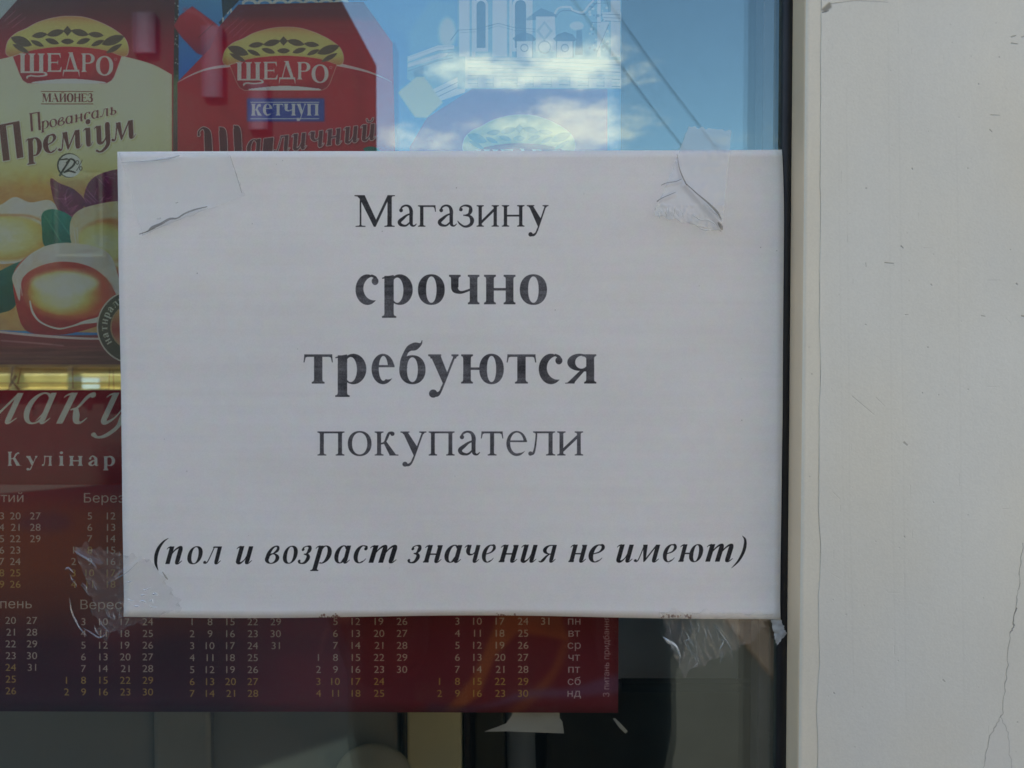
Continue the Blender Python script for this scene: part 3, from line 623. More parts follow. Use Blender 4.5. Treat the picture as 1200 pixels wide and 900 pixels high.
    C.paint(mp, grad(C, [(-10, (46, 26, 38)), (12, (56, 24, 34)), (30, (76, 24, 36)), (60, (96, 20, 36)), (85, (102, 24, 34))])); mm = C.full(mp)
    for a in ((5, 24, 18, 12), (9, 28, 26, 15), (14, 32, 30, 20)): C.paint(brw([(a[0], a[1], .8), (a[2], a[3], .6)]), c255(120, 60, 76), op=.6)
    cream = [(1, np.vstack([cr([(-80, 90), (0, 69), (40, 62), (78, 59), (120, 61), (148, 66.5), (178, 75), (201, 87)], 5), [(201, 392), (-80, 385)]]))]
    C.paint(cream, grad(C, [(60, (140, 138, 108)), (120, (144, 142, 106)), (170, (140, 136, 96)), (195, (138, 118, 76)), (215, (128, 88, 54)), (240, (120, 80, 50)), (330, (124, 88, 56)), (392, (126, 90, 60))]))
    C.paint(brw([(201, 86, 1.6), (200, 392, 1.6)]), c255(82, 66, 52), op=.5, soft=2)
    palm = dict(palk); palm['rim'] = c255(150, 110, 104)
    logo(C, 0, 0, 1, 1, palm)
    dk = c255(66, 28, 32)
    for y in (106.6, 121): C.paint(rect(47.5, y, 109, y+.9), dk)
    for L in word('МАЙОНЕЗ', lambda c: G(c, St(150, 44, 473, 34, 38, 676)), 48.5, 119.2, 108.5, 119.2, 14.8, gap=30): C.paint(L, dk)
    sc = lambda c: I(c, 98, 34)
    outlined(C, word('П', sc, 35, 154, 47.5, 152, 31, k=.1)+word('ровансаль', sc, 47, 151.5, 136, 133.5, 19.5, gap=10, k=.18), dk, c255(158, 152, 128), c255(104, 98, 74), g=.6)
    outlined(C, word('П', lambda c: I(c, 150, 40), 2, 189, 27, 184, 62, k=.1)+word('реміум', lambda c: I(c, 130, 34), 30, 184, 159, 160.5, 45, gap=26, k=.14), c255(60, 28, 30), c255(160, 154, 130), c255(98, 92, 70), g=1.1)
    C.paint([(1, disc(80.5, 193.5, 14.5))], c255(150, 150, 128)); C.paint([(1, disc(80.5, 193.5, 14.5)), (-1, disc(81.5, 193.8, 13.6))], c255(30, 30, 28))
    C.paint(brw([(68, 187, 1.4), (78, 186, 2), (81, 187, 2), (74, 198, 2.4), (69, 206, 2.6)]), c255(28, 26, 26)); C.paint(brw([(77, 191, 2), (82, 186, 2), (87, 189, 2.4), (84, 195, 2.2), (74, 202, 1.6), (80, 200, 2), (88, 202, 2)], smooth=True), c255(28, 26, 26))
    for x, y in ((90, 190), (94, 197)): C.paint([(1, disc(x, y, 2.1, 2.6)), (-1, disc(x, y, 1.2, 1.7))], c255(30, 28, 28))
    C.paint(brw([(96, 187, .8), (89, 200, .8)]), c255(30, 28, 28))
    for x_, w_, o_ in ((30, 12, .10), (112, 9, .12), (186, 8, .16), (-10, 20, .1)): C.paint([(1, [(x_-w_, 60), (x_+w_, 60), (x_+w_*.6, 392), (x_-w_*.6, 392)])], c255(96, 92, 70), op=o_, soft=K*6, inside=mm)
    art_food(C); art_grain(C)
    # table, gold ribbon with mirrored glints painted in and lower red
    C.paint(poly((-80, 381), (0, 388), (60, 393), (200, 392), (208, 392), (760, 392), (760, 432), (-80, 432)), grad(C, [(390, (80, 34, 38)), (410, (66, 38, 38)), (428, (58, 34, 34)), (432, (84, 60, 40))]))
    C.paint(brw([(-80, 380, 2), (0, 389, 2.6), (60, 394.5, 3), (115, 397, 2.4), (200, 396, 2)], smooth=True), c255(140, 108, 104))
    C.paint(brw([(0, 399, 1), (40, 402, 1.4), (74, 405, 1)], smooth=True), c255(150, 120, 116), op=.5, soft=1)
    for k in range(26):
        x, y = rs.uniform(-60, 200), rs.uniform(403, 428); C.paint(brw([(x, y, 1.5), (x+rs.uniform(20, 60), y+rs.uniform(-1, 2), 1)]), c255(*rs.choice([(40, 24, 26), (96, 66, 58), (84, 50, 34)])), op=.35, soft=2)
    C.paint(rect(-80, 427, 760, 457.5), grad(C, [(427, (92, 66, 42)), (434, (134, 108, 66)), (442, (140, 118, 72)), (449, (124, 96, 60)), (453, (142, 118, 80)), (457, (128, 92, 60))]))
    C.paint([(1, disc(104, 444, 26, 2.6))], c255(236, 214, 150), op=.8, soft=4)
    for y, h in ((445.6, 3), (452.8, 2.6)): C.paint(rect(96, y-h/2, 116, y+h/2), c255(255, 252, 220), soft=2)  # bright reflections on the band, painted into the print as pale bars
    C.paint(rect(-80, 448.4, 200, 449.6), c255(92, 66, 46), op=.7, soft=1)
    for a in (((14, 430), (12, 446), (22, 457)), ((18, 440), (8, 457)), ((24, 432), (20, 450)), ((84, 430), (85, 455)), ((128, 432), (127, 457)), ((132, 434), (133, 457))):
        C.paint(brw([(x, y, rs.uniform(1.2, 4) if a[0][0] < 30 else 1.1) for x, y in a]), c255(60, 34, 26), op=.75, soft=1)
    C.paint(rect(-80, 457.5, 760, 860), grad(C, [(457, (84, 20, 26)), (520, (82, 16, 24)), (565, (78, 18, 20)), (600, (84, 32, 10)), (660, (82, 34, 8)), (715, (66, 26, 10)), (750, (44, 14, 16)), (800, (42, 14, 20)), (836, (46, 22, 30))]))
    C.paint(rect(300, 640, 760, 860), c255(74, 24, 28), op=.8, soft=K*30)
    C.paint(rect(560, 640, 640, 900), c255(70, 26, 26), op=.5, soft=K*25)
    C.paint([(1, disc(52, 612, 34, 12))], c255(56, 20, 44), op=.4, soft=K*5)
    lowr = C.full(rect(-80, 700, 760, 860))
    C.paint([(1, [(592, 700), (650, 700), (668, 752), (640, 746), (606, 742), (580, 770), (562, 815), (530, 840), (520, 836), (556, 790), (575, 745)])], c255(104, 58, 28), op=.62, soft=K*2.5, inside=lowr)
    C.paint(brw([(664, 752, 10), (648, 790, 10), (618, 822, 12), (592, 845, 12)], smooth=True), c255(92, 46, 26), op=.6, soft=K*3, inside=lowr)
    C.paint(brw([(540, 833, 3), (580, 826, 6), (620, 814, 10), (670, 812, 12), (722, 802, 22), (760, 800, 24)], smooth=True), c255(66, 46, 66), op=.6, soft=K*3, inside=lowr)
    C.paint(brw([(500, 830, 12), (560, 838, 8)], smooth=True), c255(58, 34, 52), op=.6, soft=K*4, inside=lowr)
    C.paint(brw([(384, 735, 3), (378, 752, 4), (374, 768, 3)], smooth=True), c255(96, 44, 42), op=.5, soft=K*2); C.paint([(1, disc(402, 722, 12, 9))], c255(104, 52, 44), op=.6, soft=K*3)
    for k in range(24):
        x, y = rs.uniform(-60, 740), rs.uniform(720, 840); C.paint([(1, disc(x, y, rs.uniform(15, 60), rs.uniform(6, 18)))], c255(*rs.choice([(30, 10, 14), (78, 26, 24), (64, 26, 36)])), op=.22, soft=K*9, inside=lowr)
    a = C.a[int((400-C.oy)*C.K):int((429-C.oy)*C.K)]; a *= 1+.5*(fnoise(a.shape[0], a.shape[1], (5, 120), 81, 3)[..., None]-.5)
    # round badge
    C.paint([(1, disc(156, 383, 43.5, n=50))], c255(150, 116, 104)); C.paint([(1, disc(156, 383, 41.8, n=50))], c255(46, 42, 36)); C.paint([(1, disc(156, 383, 27.5, n=40)), (-1, disc(156, 383, 26, n=40))], c255(110, 84, 62))
    C.paint([(1, disc(156, 383, 26, n=40))], grad(C, [(360, (120, 84, 52)), (380, (104, 40, 38)), (395, (132, 76, 58)), (404, (130, 132, 118))]))
    bt = 'натуральні яйця та олія '
    for i, ch in enumerate(bt):
        if ch == ' ': continue
        a = math.radians(150+i*13.5); o = G(ch if ch in 'нтрльяіаоц' and ch not in 'ьц' else 'н', BLD); cx, cy = 156+31*math.cos(a), 383+31*math.sin(a)
        q = fit(o, -3, 3, 0, 13); t = np.array([-math.sin(a), math.cos(a)]); nn = np.array([-math.cos(a), -math.sin(a)])
        C.paint([(s, np.asarray(p)[:, :1]*t+np.asarray(p)[:, 1:]*nn+[cx, cy]) for s, p in q], c255(140, 128, 108))
    # lettering below the ribbon
    pale = c255(134, 122, 106)
    sw = lambda c: I(c, 84, 26)
    for ch, a, b in (('м', -36, 27), ('а', 27, 66), ('к', 65, 112), ('у', 106, 160)):
        C.paint(fit(shear(sw(ch), .42), a, b, 496.5, 78), pale)
    KB = St(125, 46, 473, 40, 36, 676)
    for ch, a, b in (('К', 8.5, 25), ('у', 30, 43.5), ('л', 48.5, 60.5), ('і', 68.5, 74.5), ('н', 80.5, 96.5), ('а', 103, 115.5), ('р', 120.5, 134.5), ('н', 142, 157), ('і', 163, 169)):
        C.paint(fit(G(ch, KB), a, b, 546, 24.5), c255(150, 130, 118))
    W1 = c255(136, 112, 98); Y1 = c255(128, 96, 48)
    def put(txt, x, y, hh, col, anchor='c', wx=1.0):
        o, wd = fontglyph(txt)
        s = hh; x0 = x-wd*s*wx/2 if anchor == 'c' else (x-wd*s*wx if anchor == 'r' else x)
        C.paint([(3, [np.stack([x0+c[:, 0]*s*wx, y-c[:, 1]*s], 1) for c in o])], col, op=.9)
    def block(cols, rows, x0, y0, dy, h=8.6, wk=(5, 6), sp=()):
        for r, row in enumerate(rows):
            for c, v in enumerate(row):
                if v: put(str(v), cols[c]+x0, y0+dy*r+h/2, h, Y1 if (r in wk or v in sp) else W1, wx=1.12)
    rng = lambda st: [[(v if 0 < v else None) for v in range(st+r, st+r+29, 7)] for r in range(7)]
    def month(first, ndays):       # first = weekday row (0..6) of day 1
        rows = []
        for r in range(7):
            v = r-first+1; row = []
            while v <= ndays: row.append(v if v > 0 else None); v += 7
            rows.append(row)
        return rows
    # upper row
    block([-66, -48, -28, 17.5-18+0, 17.5, 41], [[None, None, 6, 13, 20, 27], [None, None, 7, 14, 21, 28], [None, 1, 8, 15, 22, 29], [None, 2, 9, 16, 23], [None, 3, 10, 17, 24], [None, 4, 11, 18, 25], [None, 5, 12, 19, 26]], 0, 604.5, 13.35)
    block([86, 105, 130, 154, 180], month(3, 31), 0, 604.5, 13.35, sp=(8,))
    block([232, 252, 274, 298, 322, 346], month(6, 30), 0, 604.5, 13.35); block([380, 400, 422, 446, 470], month(1, 31), 0, 604.5, 13.35); block([520, 540, 562, 586, 610], month(4, 30), 0, 604.5, 13.35)
    put('Лютий', 27, 588.5, 11, W1, 'r', 1.12); put('Березень', 98, 589, 11, W1, 'l', 1.12); put('Квітень', 246, 589, 11, W1, 'l', 1.12); put('Травень', 392, 589, 11, W1, 'l', 1.12); put('Червень', 534, 589, 11, W1, 'l', 1.12)
    # lower row
    block([-56, -34, -11, 12, 37], month(2, 31), 0, 727, 13.8, sp=(24,))
    block([77.5, 97.5, 121, 146.5, 173], month(5, 30), 0, 728.5, 13.75)
    block([225, 246, 270, 296, 323], month(0, 31), 0, 728.5, 14.05)
    block([373, 393, 417, 444, 471], month(3, 30), 0, 728.2, 14.1)
    block([515, 536, 559.5, 586, 613, 639], month(5, 31), 0, 728, 14.15)
    for r, dname in enumerate(('пн', 'вт', 'ср', 'чт', 'пт', 'сб', 'нд')): put(dname, 673, 728+14.15*r+4.2, 9.4, c255(140, 116, 116), wx=1.1)
    put('Серпень', 37, 713, 11, W1, 'r', 1.12); put('Вересень', 94, 714, 11, W1, 'l', 1.12)
    o, wd = fontglyph('З питань придбання про')
    s = 7.2; C.paint([(3, [np.stack([714-c[:, 1]*s, 817-c[:, 0]*s*.98], 1) for c in o])], c255(132, 106, 110), op=.85)
    return C
# ================================================================ helpers
def tag(o, label=None, cat=None, group=None, kind=None):
    for k, v in (('label', label), ('category', cat), ('group', group), ('kind', kind)):
        if v: o[k] = v
    return o
def thing(name, label, cat, loc=(0, 0, 0), group=None):
    o = bpy.data.objects.new(name, None); COL.objects.link(o); o.location = loc; o.empty_display_size = .05
    return tag(o, label, cat, group)
def obj(name, data, mat=None, parent=None):
    me = data
    if not isinstance(data, bpy.types.Mesh):
        me = bpy.data.meshes.new(name); data.to_mesh(me); data.free()
    o = bpy.data.objects.new(name, me); COL.objects.link(o)
    if mat is not None and not me.materials: me.materials.append(mat)
    if parent:
        o.parent = parent; o.matrix_parent_inverse = Matrix.Translation(-Vector(parent.location))
    return o
from mathutils import Matrix
def add_box(bm, x0, x1, y0, y1, z0, z1, bev=0, seg=2):
    n = bmesh.new(); bmesh.ops.create_cube(n, size=1)
    for v in n.verts: v.co = Vector(((x0+x1)/2+v.co.x*(x1-x0), (y0+y1)/2+v.co.y*(y1-y0), (z0+z1)/2+v.co.z*(z1-z0)))
    if bev: bmesh.ops.bevel(n, geom=n.edges[:], offset=bev, segments=seg, affect='EDGES', profile=.5)
    me = bpy.data.meshes.new('t'); n.to_mesh(me); n.free(); bm.from_mesh(me); bpy.data.meshes.remove(me)
def box(x0, x1, y0, y1, z0, z1, bev=0):
    bm = bmesh.new(); add_box(bm, x0, x1, y0, y1, z0, z1, bev); return bm
def smooth_(o):
    for p in o.data.polygons: p.use_smooth = True
    return o
def tube(pts, r, n=8):
    bm = bmesh.new(); rings = []
    for i, p in enumerate(pts):
        p = Vector(p); d = (Vector(pts[min(i+1, len(pts)-1)])-Vector(pts[max(i-1, 0)])).normalized()
        a = d.orthogonal().normalized(); b = d.cross(a); rr = r[i] if isinstance(r, (list, tuple)) else r
        rings.append([bm.verts.new(p+(a*math.cos(t*2*math.pi/n)+b*math.sin(t*2*math.pi/n))*rr) for t in range(n)])
    for A, B in zip(rings, rings[1:]):
        for i in range(n): bm.faces.new((A[i], A[(i+1) % n], B[(i+1) % n], B[i]))
    bm.faces.new(rings[0][::-1]); bm.faces.new(rings[-1]); return bm
# ---------------------------------------------------------------- materials
class NT:
    def __init__(s, name):
        s.m = bpy.data.materials.new(name); s.m.use_nodes = True; s.t = s.m.node_tree; s.b = s.t.nodes['Principled BSDF']; s.out = s.t.nodes['Material Output']
    def n(s, t, **k):
        o = s.t.nodes.new(t)
        for a, b in k.items():
            if a in o.inputs: o.inputs[a].default_value = b
            else: setattr(o, a, b)
        return o
    def l(s, a, b): s.t.links.new(a, b)
    def noise(s, scale, detail=4, rough=.5, vec=None):
        o = s.n('ShaderNodeTexNoise'); o.inputs['Scale'].default_value = scale; o.inputs['Detail'].default_value = detail; o.inputs['Roughness'].default_value = rough
        tc = s.n('ShaderNodeTexCoord'); v = tc.outputs['Object']
        if vec:
            mp = s.n('ShaderNodeMapping'); mp.inputs['Scale'].default_value = vec; s.l(v, mp.inputs[0]); v = mp.outputs[0]
        s.l(v, o.inputs['Vector']); return o.outputs['Fac']
    def ramp(s, f, a, b, c0, c1):
        r = s.n('ShaderNodeValToRGB'); r.color_ramp.elements[0].position = a; r.color_ramp.elements[1].position = b
        r.color_ramp.elements[0].color = (*c0, 1); r.color_ramp.elements[1].color = (*c1, 1); s.l(f, r.inputs[0]); return r.outputs[0]
    def bump(s, f, strength, dist, prev=None):
        b = s.n('ShaderNodeBump'); b.inputs['Strength'].default_value = strength; b.inputs['Distance'].default_value = dist; s.l(f, b.inputs['Height'])
        if prev is not None: s.l(prev, b.inputs['Normal'])
        return b.outputs[0]
    def mul(s, a, b):
        m = s.n('ShaderNodeMix', data_type='RGBA', blend_type='MULTIPLY'); m.inputs[0].default_value = 1; s.l(a, m.inputs[6])
        if isinstance(b, tuple): m.inputs[7].default_value = (*b, 1)
        else: s.l(b, m.inputs[7])
        return m.outputs[2]
def mat(name, c0, c1=None, scale=30, rough=.6, bump=0, bdist=.0005, bscale=200, metal=0, vec=None, spec=.5, lo=.35, hi=.65, detail=5):
    t = NT(name); t.b.inputs['Roughness'].default_value = rough; t.b.inputs['Metallic'].default_value = metal; t.b.inputs['Specular IOR Level'].default_value = spec
    f = t.noise(scale, detail, .55, vec); t.l(t.ramp(f, lo, hi, c0, c1 or tuple(x*.85 for x in c0)), t.b.inputs['Base Color'])
    if bump: t.l(t.bump(t.noise(bscale, 4, .6, vec), bump, bdist), t.b.inputs['Normal'])
    return t.m
def image_of(name, C, gain=None, top=.9):
    """turn a print canvas into a picture kept inside the scene"""
    if gain is None: a = C.a
    else:
        x = srgb2lin(C.a)*gain; a = lin2srgb(np.where(x < .6, x, .6+(top-.6)*(1-np.exp(-(x-.6)/(top-.6)))))
    im = bpy.data.images.new(name, C.w, C.h, alpha=False); buf = np.ones((C.h, C.w, 4), np.float32)
    buf[..., :3] = np.clip(a[::-1], 0, 1); im.pixels.foreach_set(buf.ravel()); im.update(); im.pack(); return im
def sheet(name, fn, nu, nv, m, parent=None, thick=0):
    """grid mesh; fn(u,v) -> co, (tu,tv) uv"""
    bm = bmesh.new(); uvl = bm.loops.layers.uv.new('UVMap'); g = []; T = {}
    for j in range(nv+1):
        r = []
        for i in range(nu+1):
            c, uv = fn(i/nu, j/nv); v = bm.verts.new(c); T[v] = uv; r.append(v)
        g.append(r)
    for j in range(nv):
        for i in range(nu):
            f = bm.faces.new((g[j][i], g[j+1][i], g[j+1][i+1], g[j][i+1])); f.smooth = True
            for l in f.loops: l[uvl].uv = T[l.vert]
    o = obj(name, bm, m, parent)
    if thick:
        s = o.modifiers.new('thickness', 'SOLIDIFY'); s.thickness = thick; s.offset = 0
    return o
def glass_mat(name, r0, tint=(.99, .995, .99)):
    t = NT(name); t.t.nodes.remove(t.b)
    tr = t.n('ShaderNodeBsdfTransparent'); tr.inputs['Color'].default_value = (*tint, 1)
    gl = t.n('ShaderNodeBsdfGlossy'); gl.inputs['Roughness'].default_value = 0.0; gl.inputs['Color'].default_value = (.60, .92, 1, 1)
    lw = t.n('ShaderNodeLayerWeight'); lw.inputs['Blend'].default_value = .5
    p = t.n('ShaderNodeMath', operation='POWER'); t.l(lw.outputs['Facing'], p.inputs[0]); p.inputs[1].default_value = 5
    a = t.n('ShaderNodeMath', operation='MULTIPLY_ADD'); t.l(p.outputs[0], a.inputs[0]); a.inputs[1].default_value = 1-r0; a.inputs[2].default_value = r0
    mx = t.n('ShaderNodeMixShader'); t.l(a.outputs[0], mx.inputs[0]); t.l(tr.outputs[0], mx.inputs[1]); t.l(gl.outputs[0], mx.inputs[2]); t.l(mx.outputs[0], t.out.inputs[0])
    return t.m
def tape_mat(name, white=.10, gloss=.16, rough=.22, bscale=900, bstr=.35, tint=(.96, .97, .97)):
    t = NT(name); t.t.nodes.remove(t.b)
    tr = t.n('ShaderNodeBsdfTransparent'); tr.inputs['Color'].default_value = (*tint, 1)
    df = t.n('ShaderNodeBsdfDiffuse'); df.inputs['Color'].default_value = (.90, .96, 1, 1)
    gl = t.n('ShaderNodeBsdfGlossy'); gl.inputs['Roughness'].default_value = rough
    nr = t.bump(t.noise(bscale, 4, .6), bstr, .0002); t.l(nr, gl.inputs['Normal'])
    m1 = t.n('ShaderNodeMixShader'); m1.inputs[0].default_value = white; t.l(tr.outputs[0], m1.inputs[1]); t.l(df.outputs[0], m1.inputs[2])
    m2 = t.n('ShaderNodeMixShader'); m2.inputs[0].default_value = gloss; t.l(m1.outputs[0], m2.inputs[1]); t.l(gl.outputs[0], m2.inputs[2]); t.l(m2.outputs[0], t.out.inputs[0])
    return t.m
# ---------------------------------------------------------------- outlines of Blender's own built-in lettering, for the calendar's small print
_FG = {}
def fontglyph(txt):
    if txt in _FG: return _FG[txt]
    cu = bpy.data.curves.new('print', 'FONT'); cu.body = txt; cu.resolution_u = 4
    o = bpy.data.objects.new('print', cu); COL.objects.link(o); bpy.context.view_layer.update()
    dg = bpy.context.evaluated_depsgraph_get(); c2 = o.to_curve(dg, apply_modifiers=False); cs = []
    for s in c2.splines:
        n = len(s.bezier_points); P = []
        if not n: continue
        for i in range(n):
            a, b = s.bezier_points[i], s.bezier_points[(i+1) % n]
            p0, p1, p2, p3 = (np.array(q[:2]) for q in (a.co, a.handle_right, b.handle_left, b.co))
            for k in range(4):
                t = k/4; P.append((1-t)**3*p0+3*(1-t)**2*t*p1+3*(1-t)*t*t*p2+t**3*p3)
        cs.append(np.array(P))
    o.to_curve_clear(); COL.objects.unlink(o); bpy.data.objects.remove(o); bpy.data.curves.remove(cu)
    al = np.vstack(cs); x0 = al[:, 0].min(); w = al[:, 0].max()-x0; H = .72
    for c in cs: c[:, 0] -= x0; c /= H
    _FG[txt] = (cs, w/H); return _FG[txt]
def canvas_for(x0, y0, x1, y1, y, K):
    """canvas covering a pixel rectangle of plane y -> (w, h, tf, x0m, z1m, k)"""
    c = VX([(x0, y0), (x1, y0), (x1, y1), (x0, y1)], y); k = K*FPX/(DIST+y)
    X0, X1, Z0, Z1 = c[:, 0].min(), c[:, 0].max(), c[:, 1].min(), c[:, 1].max()
    w, h = int((X1-X0)*k), int((Z1-Z0)*k)
    def tf(p):
        q = VX(p, y); return np.stack([(q[:, 0]-X0)*k, (Z1-q[:, 1])*k], 1)
    return w, h, tf, X0, Z1, k
# ================================================================ the place: street, shop front, room
WALL_P = mat('white_painted_render', (.78, .79, .77), (.74, .75, .73), 8, .55, .3, .0006, 260)
ASPH = mat('worn_asphalt', (.020, .020, .021), (.034, .033, .032), 40, .9, .6, .003, 120)
SLAB = mat('brown_concrete_paving', (.115, .060, .044), (.145, .078, .056), 5, .85, .5, .002, 90)
g = bmesh.new(); bmesh.ops.create_grid(g, x_segments=1, y_segments=1, size=1500)
tag(obj('ground', g, mat('dusty_paved_square', (.36, .33, .28), (.30, .275, .235), .6, .9)), kind='structure')
tag(obj('road', box(-14, .40, -12, -.05, -.1, .006), ASPH), kind='structure')
random.seed(5)
fp = tag(obj('footpath', box(.40, 9, -7.1, -.05, -.1, .10, .01), mat('footpath_bed', (.05, .035, .03), None, 6, .9)), kind='structure')
slab_me = None
for i in range(24):
    for j in range(7):
        x = -4.5+i*.75; y = -.86-j*.95
        if x < .80 or x > 6: continue
        if slab_me is None:
            b = box(-.368, .368, -.468, .468, 0, .03, .006); slab_me = bpy.data.meshes.new('paving_slab'); b.to_mesh(slab_me); b.free(); slab_me.materials.append(SLAB)
        s = bpy.data.objects.new('paving_slab', slab_me); COL.objects.link(s); s.parent = fp; s.location = (x, y, .095+random.uniform(0, .004)); s.rotation_euler.z = random.uniform(-.006, .006)
# shop front round the window
YF = -.0205                                      # face of the frame, proud of the glass
xg1 = V(922.4, 300).x                              # right end of the visible glass opening (reveal starts)
GX0, GX1, GZ0, GZ1 = -1.35, xg1, .72, 2.25
def jag(pts_px, y, amp, seed): 
    rs = random.Random(seed); return [V(px+rs.uniform(-amp, amp), py, y) for px, py in pts_px]
# wall with its own wear: hair cracks, scratches, chips
def wall_canvas():
    w, h, tf, X0, Z1, k = canvas_for(930, -120, 1330, 1020, YF, 1.7)
    C = Canvas(w, h, tf, (.9, .9, .885)); C.K = 1.7
    nz = fnoise(h, w, (300, 220), 3, 4); C.a *= (1-.055*(nz[..., None]-.35))
    nz = fnoise(h, w, (60, 9), 5, 3); C.a *= (1-.010*(nz[..., None]-.5))
    nz = fnoise(h, w, (3, 3), 6, 2); C.a *= (1-.03*(nz[..., None]-.5))
    warm = fnoise(h, w, (260, 160), 8, 2)[..., None]; C.a *= 1+np.array([.012, 0, -.02])*(warm-.5)*2
    rs = random.Random(11); dk = np.array([.42, .42, .41])
    def crack(pts, w0, op, amp=1.2, n=9):
        p = []
        for (a, b), (c, d) in zip(pts, pts[1:]):
            for q in range(n): t = q/n; p.append((a+(c-a)*t+rs.uniform(-amp, amp), b+(d-b)*t, w0*rs.uniform(.5, 1.3)))
        p.append((*pts[-1], w0)); C.paint(brw(p), dk, op=op*.75)
    crack([(1198, 636), (1193, 690), (1190, 712)], .8, .6); crack([(1190, 712), (1186, 730), (1188, 733), (1183, 742)], 1.3, .95, .8, 5)
    crack([(1183, 742), (1179, 790), (1174, 836), (1160, 862), (1151, 902), (1146, 960)], .8, .6); crack([(1172, 838), (1180, 858), (1185, 905), (1190, 980)], .7, .5)
    crack([(1196, 370), (1203, 372)], 1.6, .6)
    C.paint([(1, [(1175, 836), (1184, 862), (1188, 960), (1146, 960), (1153, 895), (1161, 862)])], (.86, .86, .86), op=.4, soft=2)
    for a in (((1036, 308), (1047, 309), 1.1, .6), ((1014, 308), (1014.5, 313), .9, .5), ((998, 464), (1024, 486), .5, .45), ((1160, 135), (1171, 135.5), .8, .5), ((1159, 152), (1162, 155), 1.4, .5), ((1068, 197), (1069, 199), 1.6, .6), ((1055, 288), (1058, 291), 1.4, .6),
              ((1184, 44), (1190, 42), 1.3, .6), ((1184, 51), (1192, 52), 1.5, .5), ((1196, 44), (1200, 43), 1.2, .5), ((1190, 332), (1192, 334), 2, .5), ((1058, 518), (1063, 522), 2.6, .4), ((1149, 370), (1154, 371), 1.6, .35), ((1060, 369), (1064, 369), 1, .4), ((1090, 333), (1092, 335), 1.6, .4), ((1104, 796), (1107, 799), 2, .35), ((1059, 628), (1060, 630), 1.6, .4), ((976, 811), (978, 813), 1.6, .4), ((1013, 380), (1015, 381), 1.3, .4)):
        C.paint(brw([(*a[0], a[2]), (*a[1], a[2]*.7)]), dk, op=a[3]*.7)
    for k_ in range(70):
        x, y = rs.uniform(968, 1320), rs.uniform(-100, 1000); L = rs.uniform(2, 16); a = rs.choice([0, math.pi/2, math.pi/2, rs.uniform(0, 3)])
        C.paint(brw([(x, y, rs.uniform(.3, .8)), (x+L*math.cos(a), y+L*math.sin(a), .4)]), dk, op=rs.uniform(.05, .16))
    for x in (1040, 1052, 982, 991, 1120): C.paint(brw([(x, rs.uniform(0, 300), .7), (x+4, rs.uniform(300, 600), .7), (x+9, rs.uniform(650, 900), .7)]), dk, op=.05, soft=1)
    for k_ in range(120): C.paint([(1, disc(rs.uniform(935, 1320), rs.uniform(-110, 1010), rs.uniform(.4, 1.1), n=8))], dk, op=rs.uniform(.05, .25))
    C.paint([(1, [(962, 12), (972, 3), (974, 9), (967, 15)])], (.5, .49, .46), op=.8, soft=1); C.paint(brw([(963, 15, 1.2), (971, 13, .6)]), dk, op=.8); C.paint(brw([(972, 5, .8), (1002, 1, .6), (1040, 3, .4)]), dk, op=.35)
    return C, X0, Z1, k
WC, wX0, wZ1, wk = wall_canvas(); W_img = image_of('wall_wear', WC)
def wall_mat(name, tintc, rough=.42):
    t = NT(name); im = t.n('ShaderNodeTexImage'); im.image = W_img; im.extension = 'EXTEND'
    uv = t.n('ShaderNodeUVMap'); uv.uv_map = 'UVMap'; t.l(uv.outputs[0], im.inputs[0])
    t.l(t.mul(im.outputs[0], tintc), t.b.inputs['Base Color']); t.b.inputs['Roughness'].default_value = rough
    b1 = t.bump(im.outputs[0], .6, .0012); b2 = t.bump(t.noise(300, 4, .6), .16, .0003, b1); t.l(b2, t.b.inputs['Normal']); return t.m
WM = wall_mat('cracked_white_paint', (.93, .945, .91)); FM = wall_mat('frame_white_paint', (.97, .95, .86), .45)
def wuv(x, z): return ((x-wX0)*wk/WC.w, 1-(wZ1-z)*wk/WC.h)
def uv_by_xz(o):
    me = o.data; u = me.uv_layers.new(name='UVMap') if not me.uv_layers else me.uv_layers[0]
    for l in me.loops:
        c = me.vertices[l.vertex_index].co; u.data[l.index].uv = wuv(c.x, c.z)
# the joint between frame and wall wanders: shared list of joint points
rsj = random.Random(21); joint = []
for k in range(-6, 52):
    py = k*20-2; px = 962.2-.0046*py+rsj.uniform(-.5, .5)+(1.6 if 395 < py < 470 else 0)*math.sin((py-395)/75*math.pi)+(2.2 if 600 < py < 700 else 0)*math.sin((py-600)/100*math.pi)+(1.5 if 740 < py < 860 else 0)*math.sin((py-740)/60*math.pi)
    joint.append((px, py))
def strip_x(pairs_l, pairs_r, y0, y1, name, m, parent, bev=None):
    """solid between two wandering vertical lines given as world (x, z) lists, from y0 (front) to y1"""
    bm = bmesh.new(); rows = []
    for (xl, zl), (xr, zr) in zip(pairs_l, pairs_r):
        rows.append([bm.verts.new(c) for c in ((xl, y1, zl), (xl, y0, zl), (xr, y0, zr), (xr, y1, zr))])
    for A, B in zip(rows, rows[1:]):
        for i in range(4): bm.faces.new((A[i], A[(i+1) % 4], B[(i+1) % 4], B[i]))
    bm.faces.new(rows[0][::-1]); bm.faces.new(rows[-1]); bmesh.ops.recalc_face_normals(bm, faces=bm.faces)
    if bev:
        ed = [e for e in bm.edges if all(abs(v.co.y-y0) < 1e-6 for v in e.verts) and abs(e.verts[0].co.z-e.verts[1].co.z) > 1e-4 and (e.verts[0] in [r[1] for r in rows])]
        bmesh.ops.bevel(bm, geom=ed, offset=bev, segments=5, affect='EDGES', profile=.5)
    o = obj(name, bm, m, parent); uv_by_xz(o)
    if bev:
        o.data.materials.append(RVM)
        for p in o.data.polygons:
            if p.normal.x < -.8: p.material_index = 1
    return o
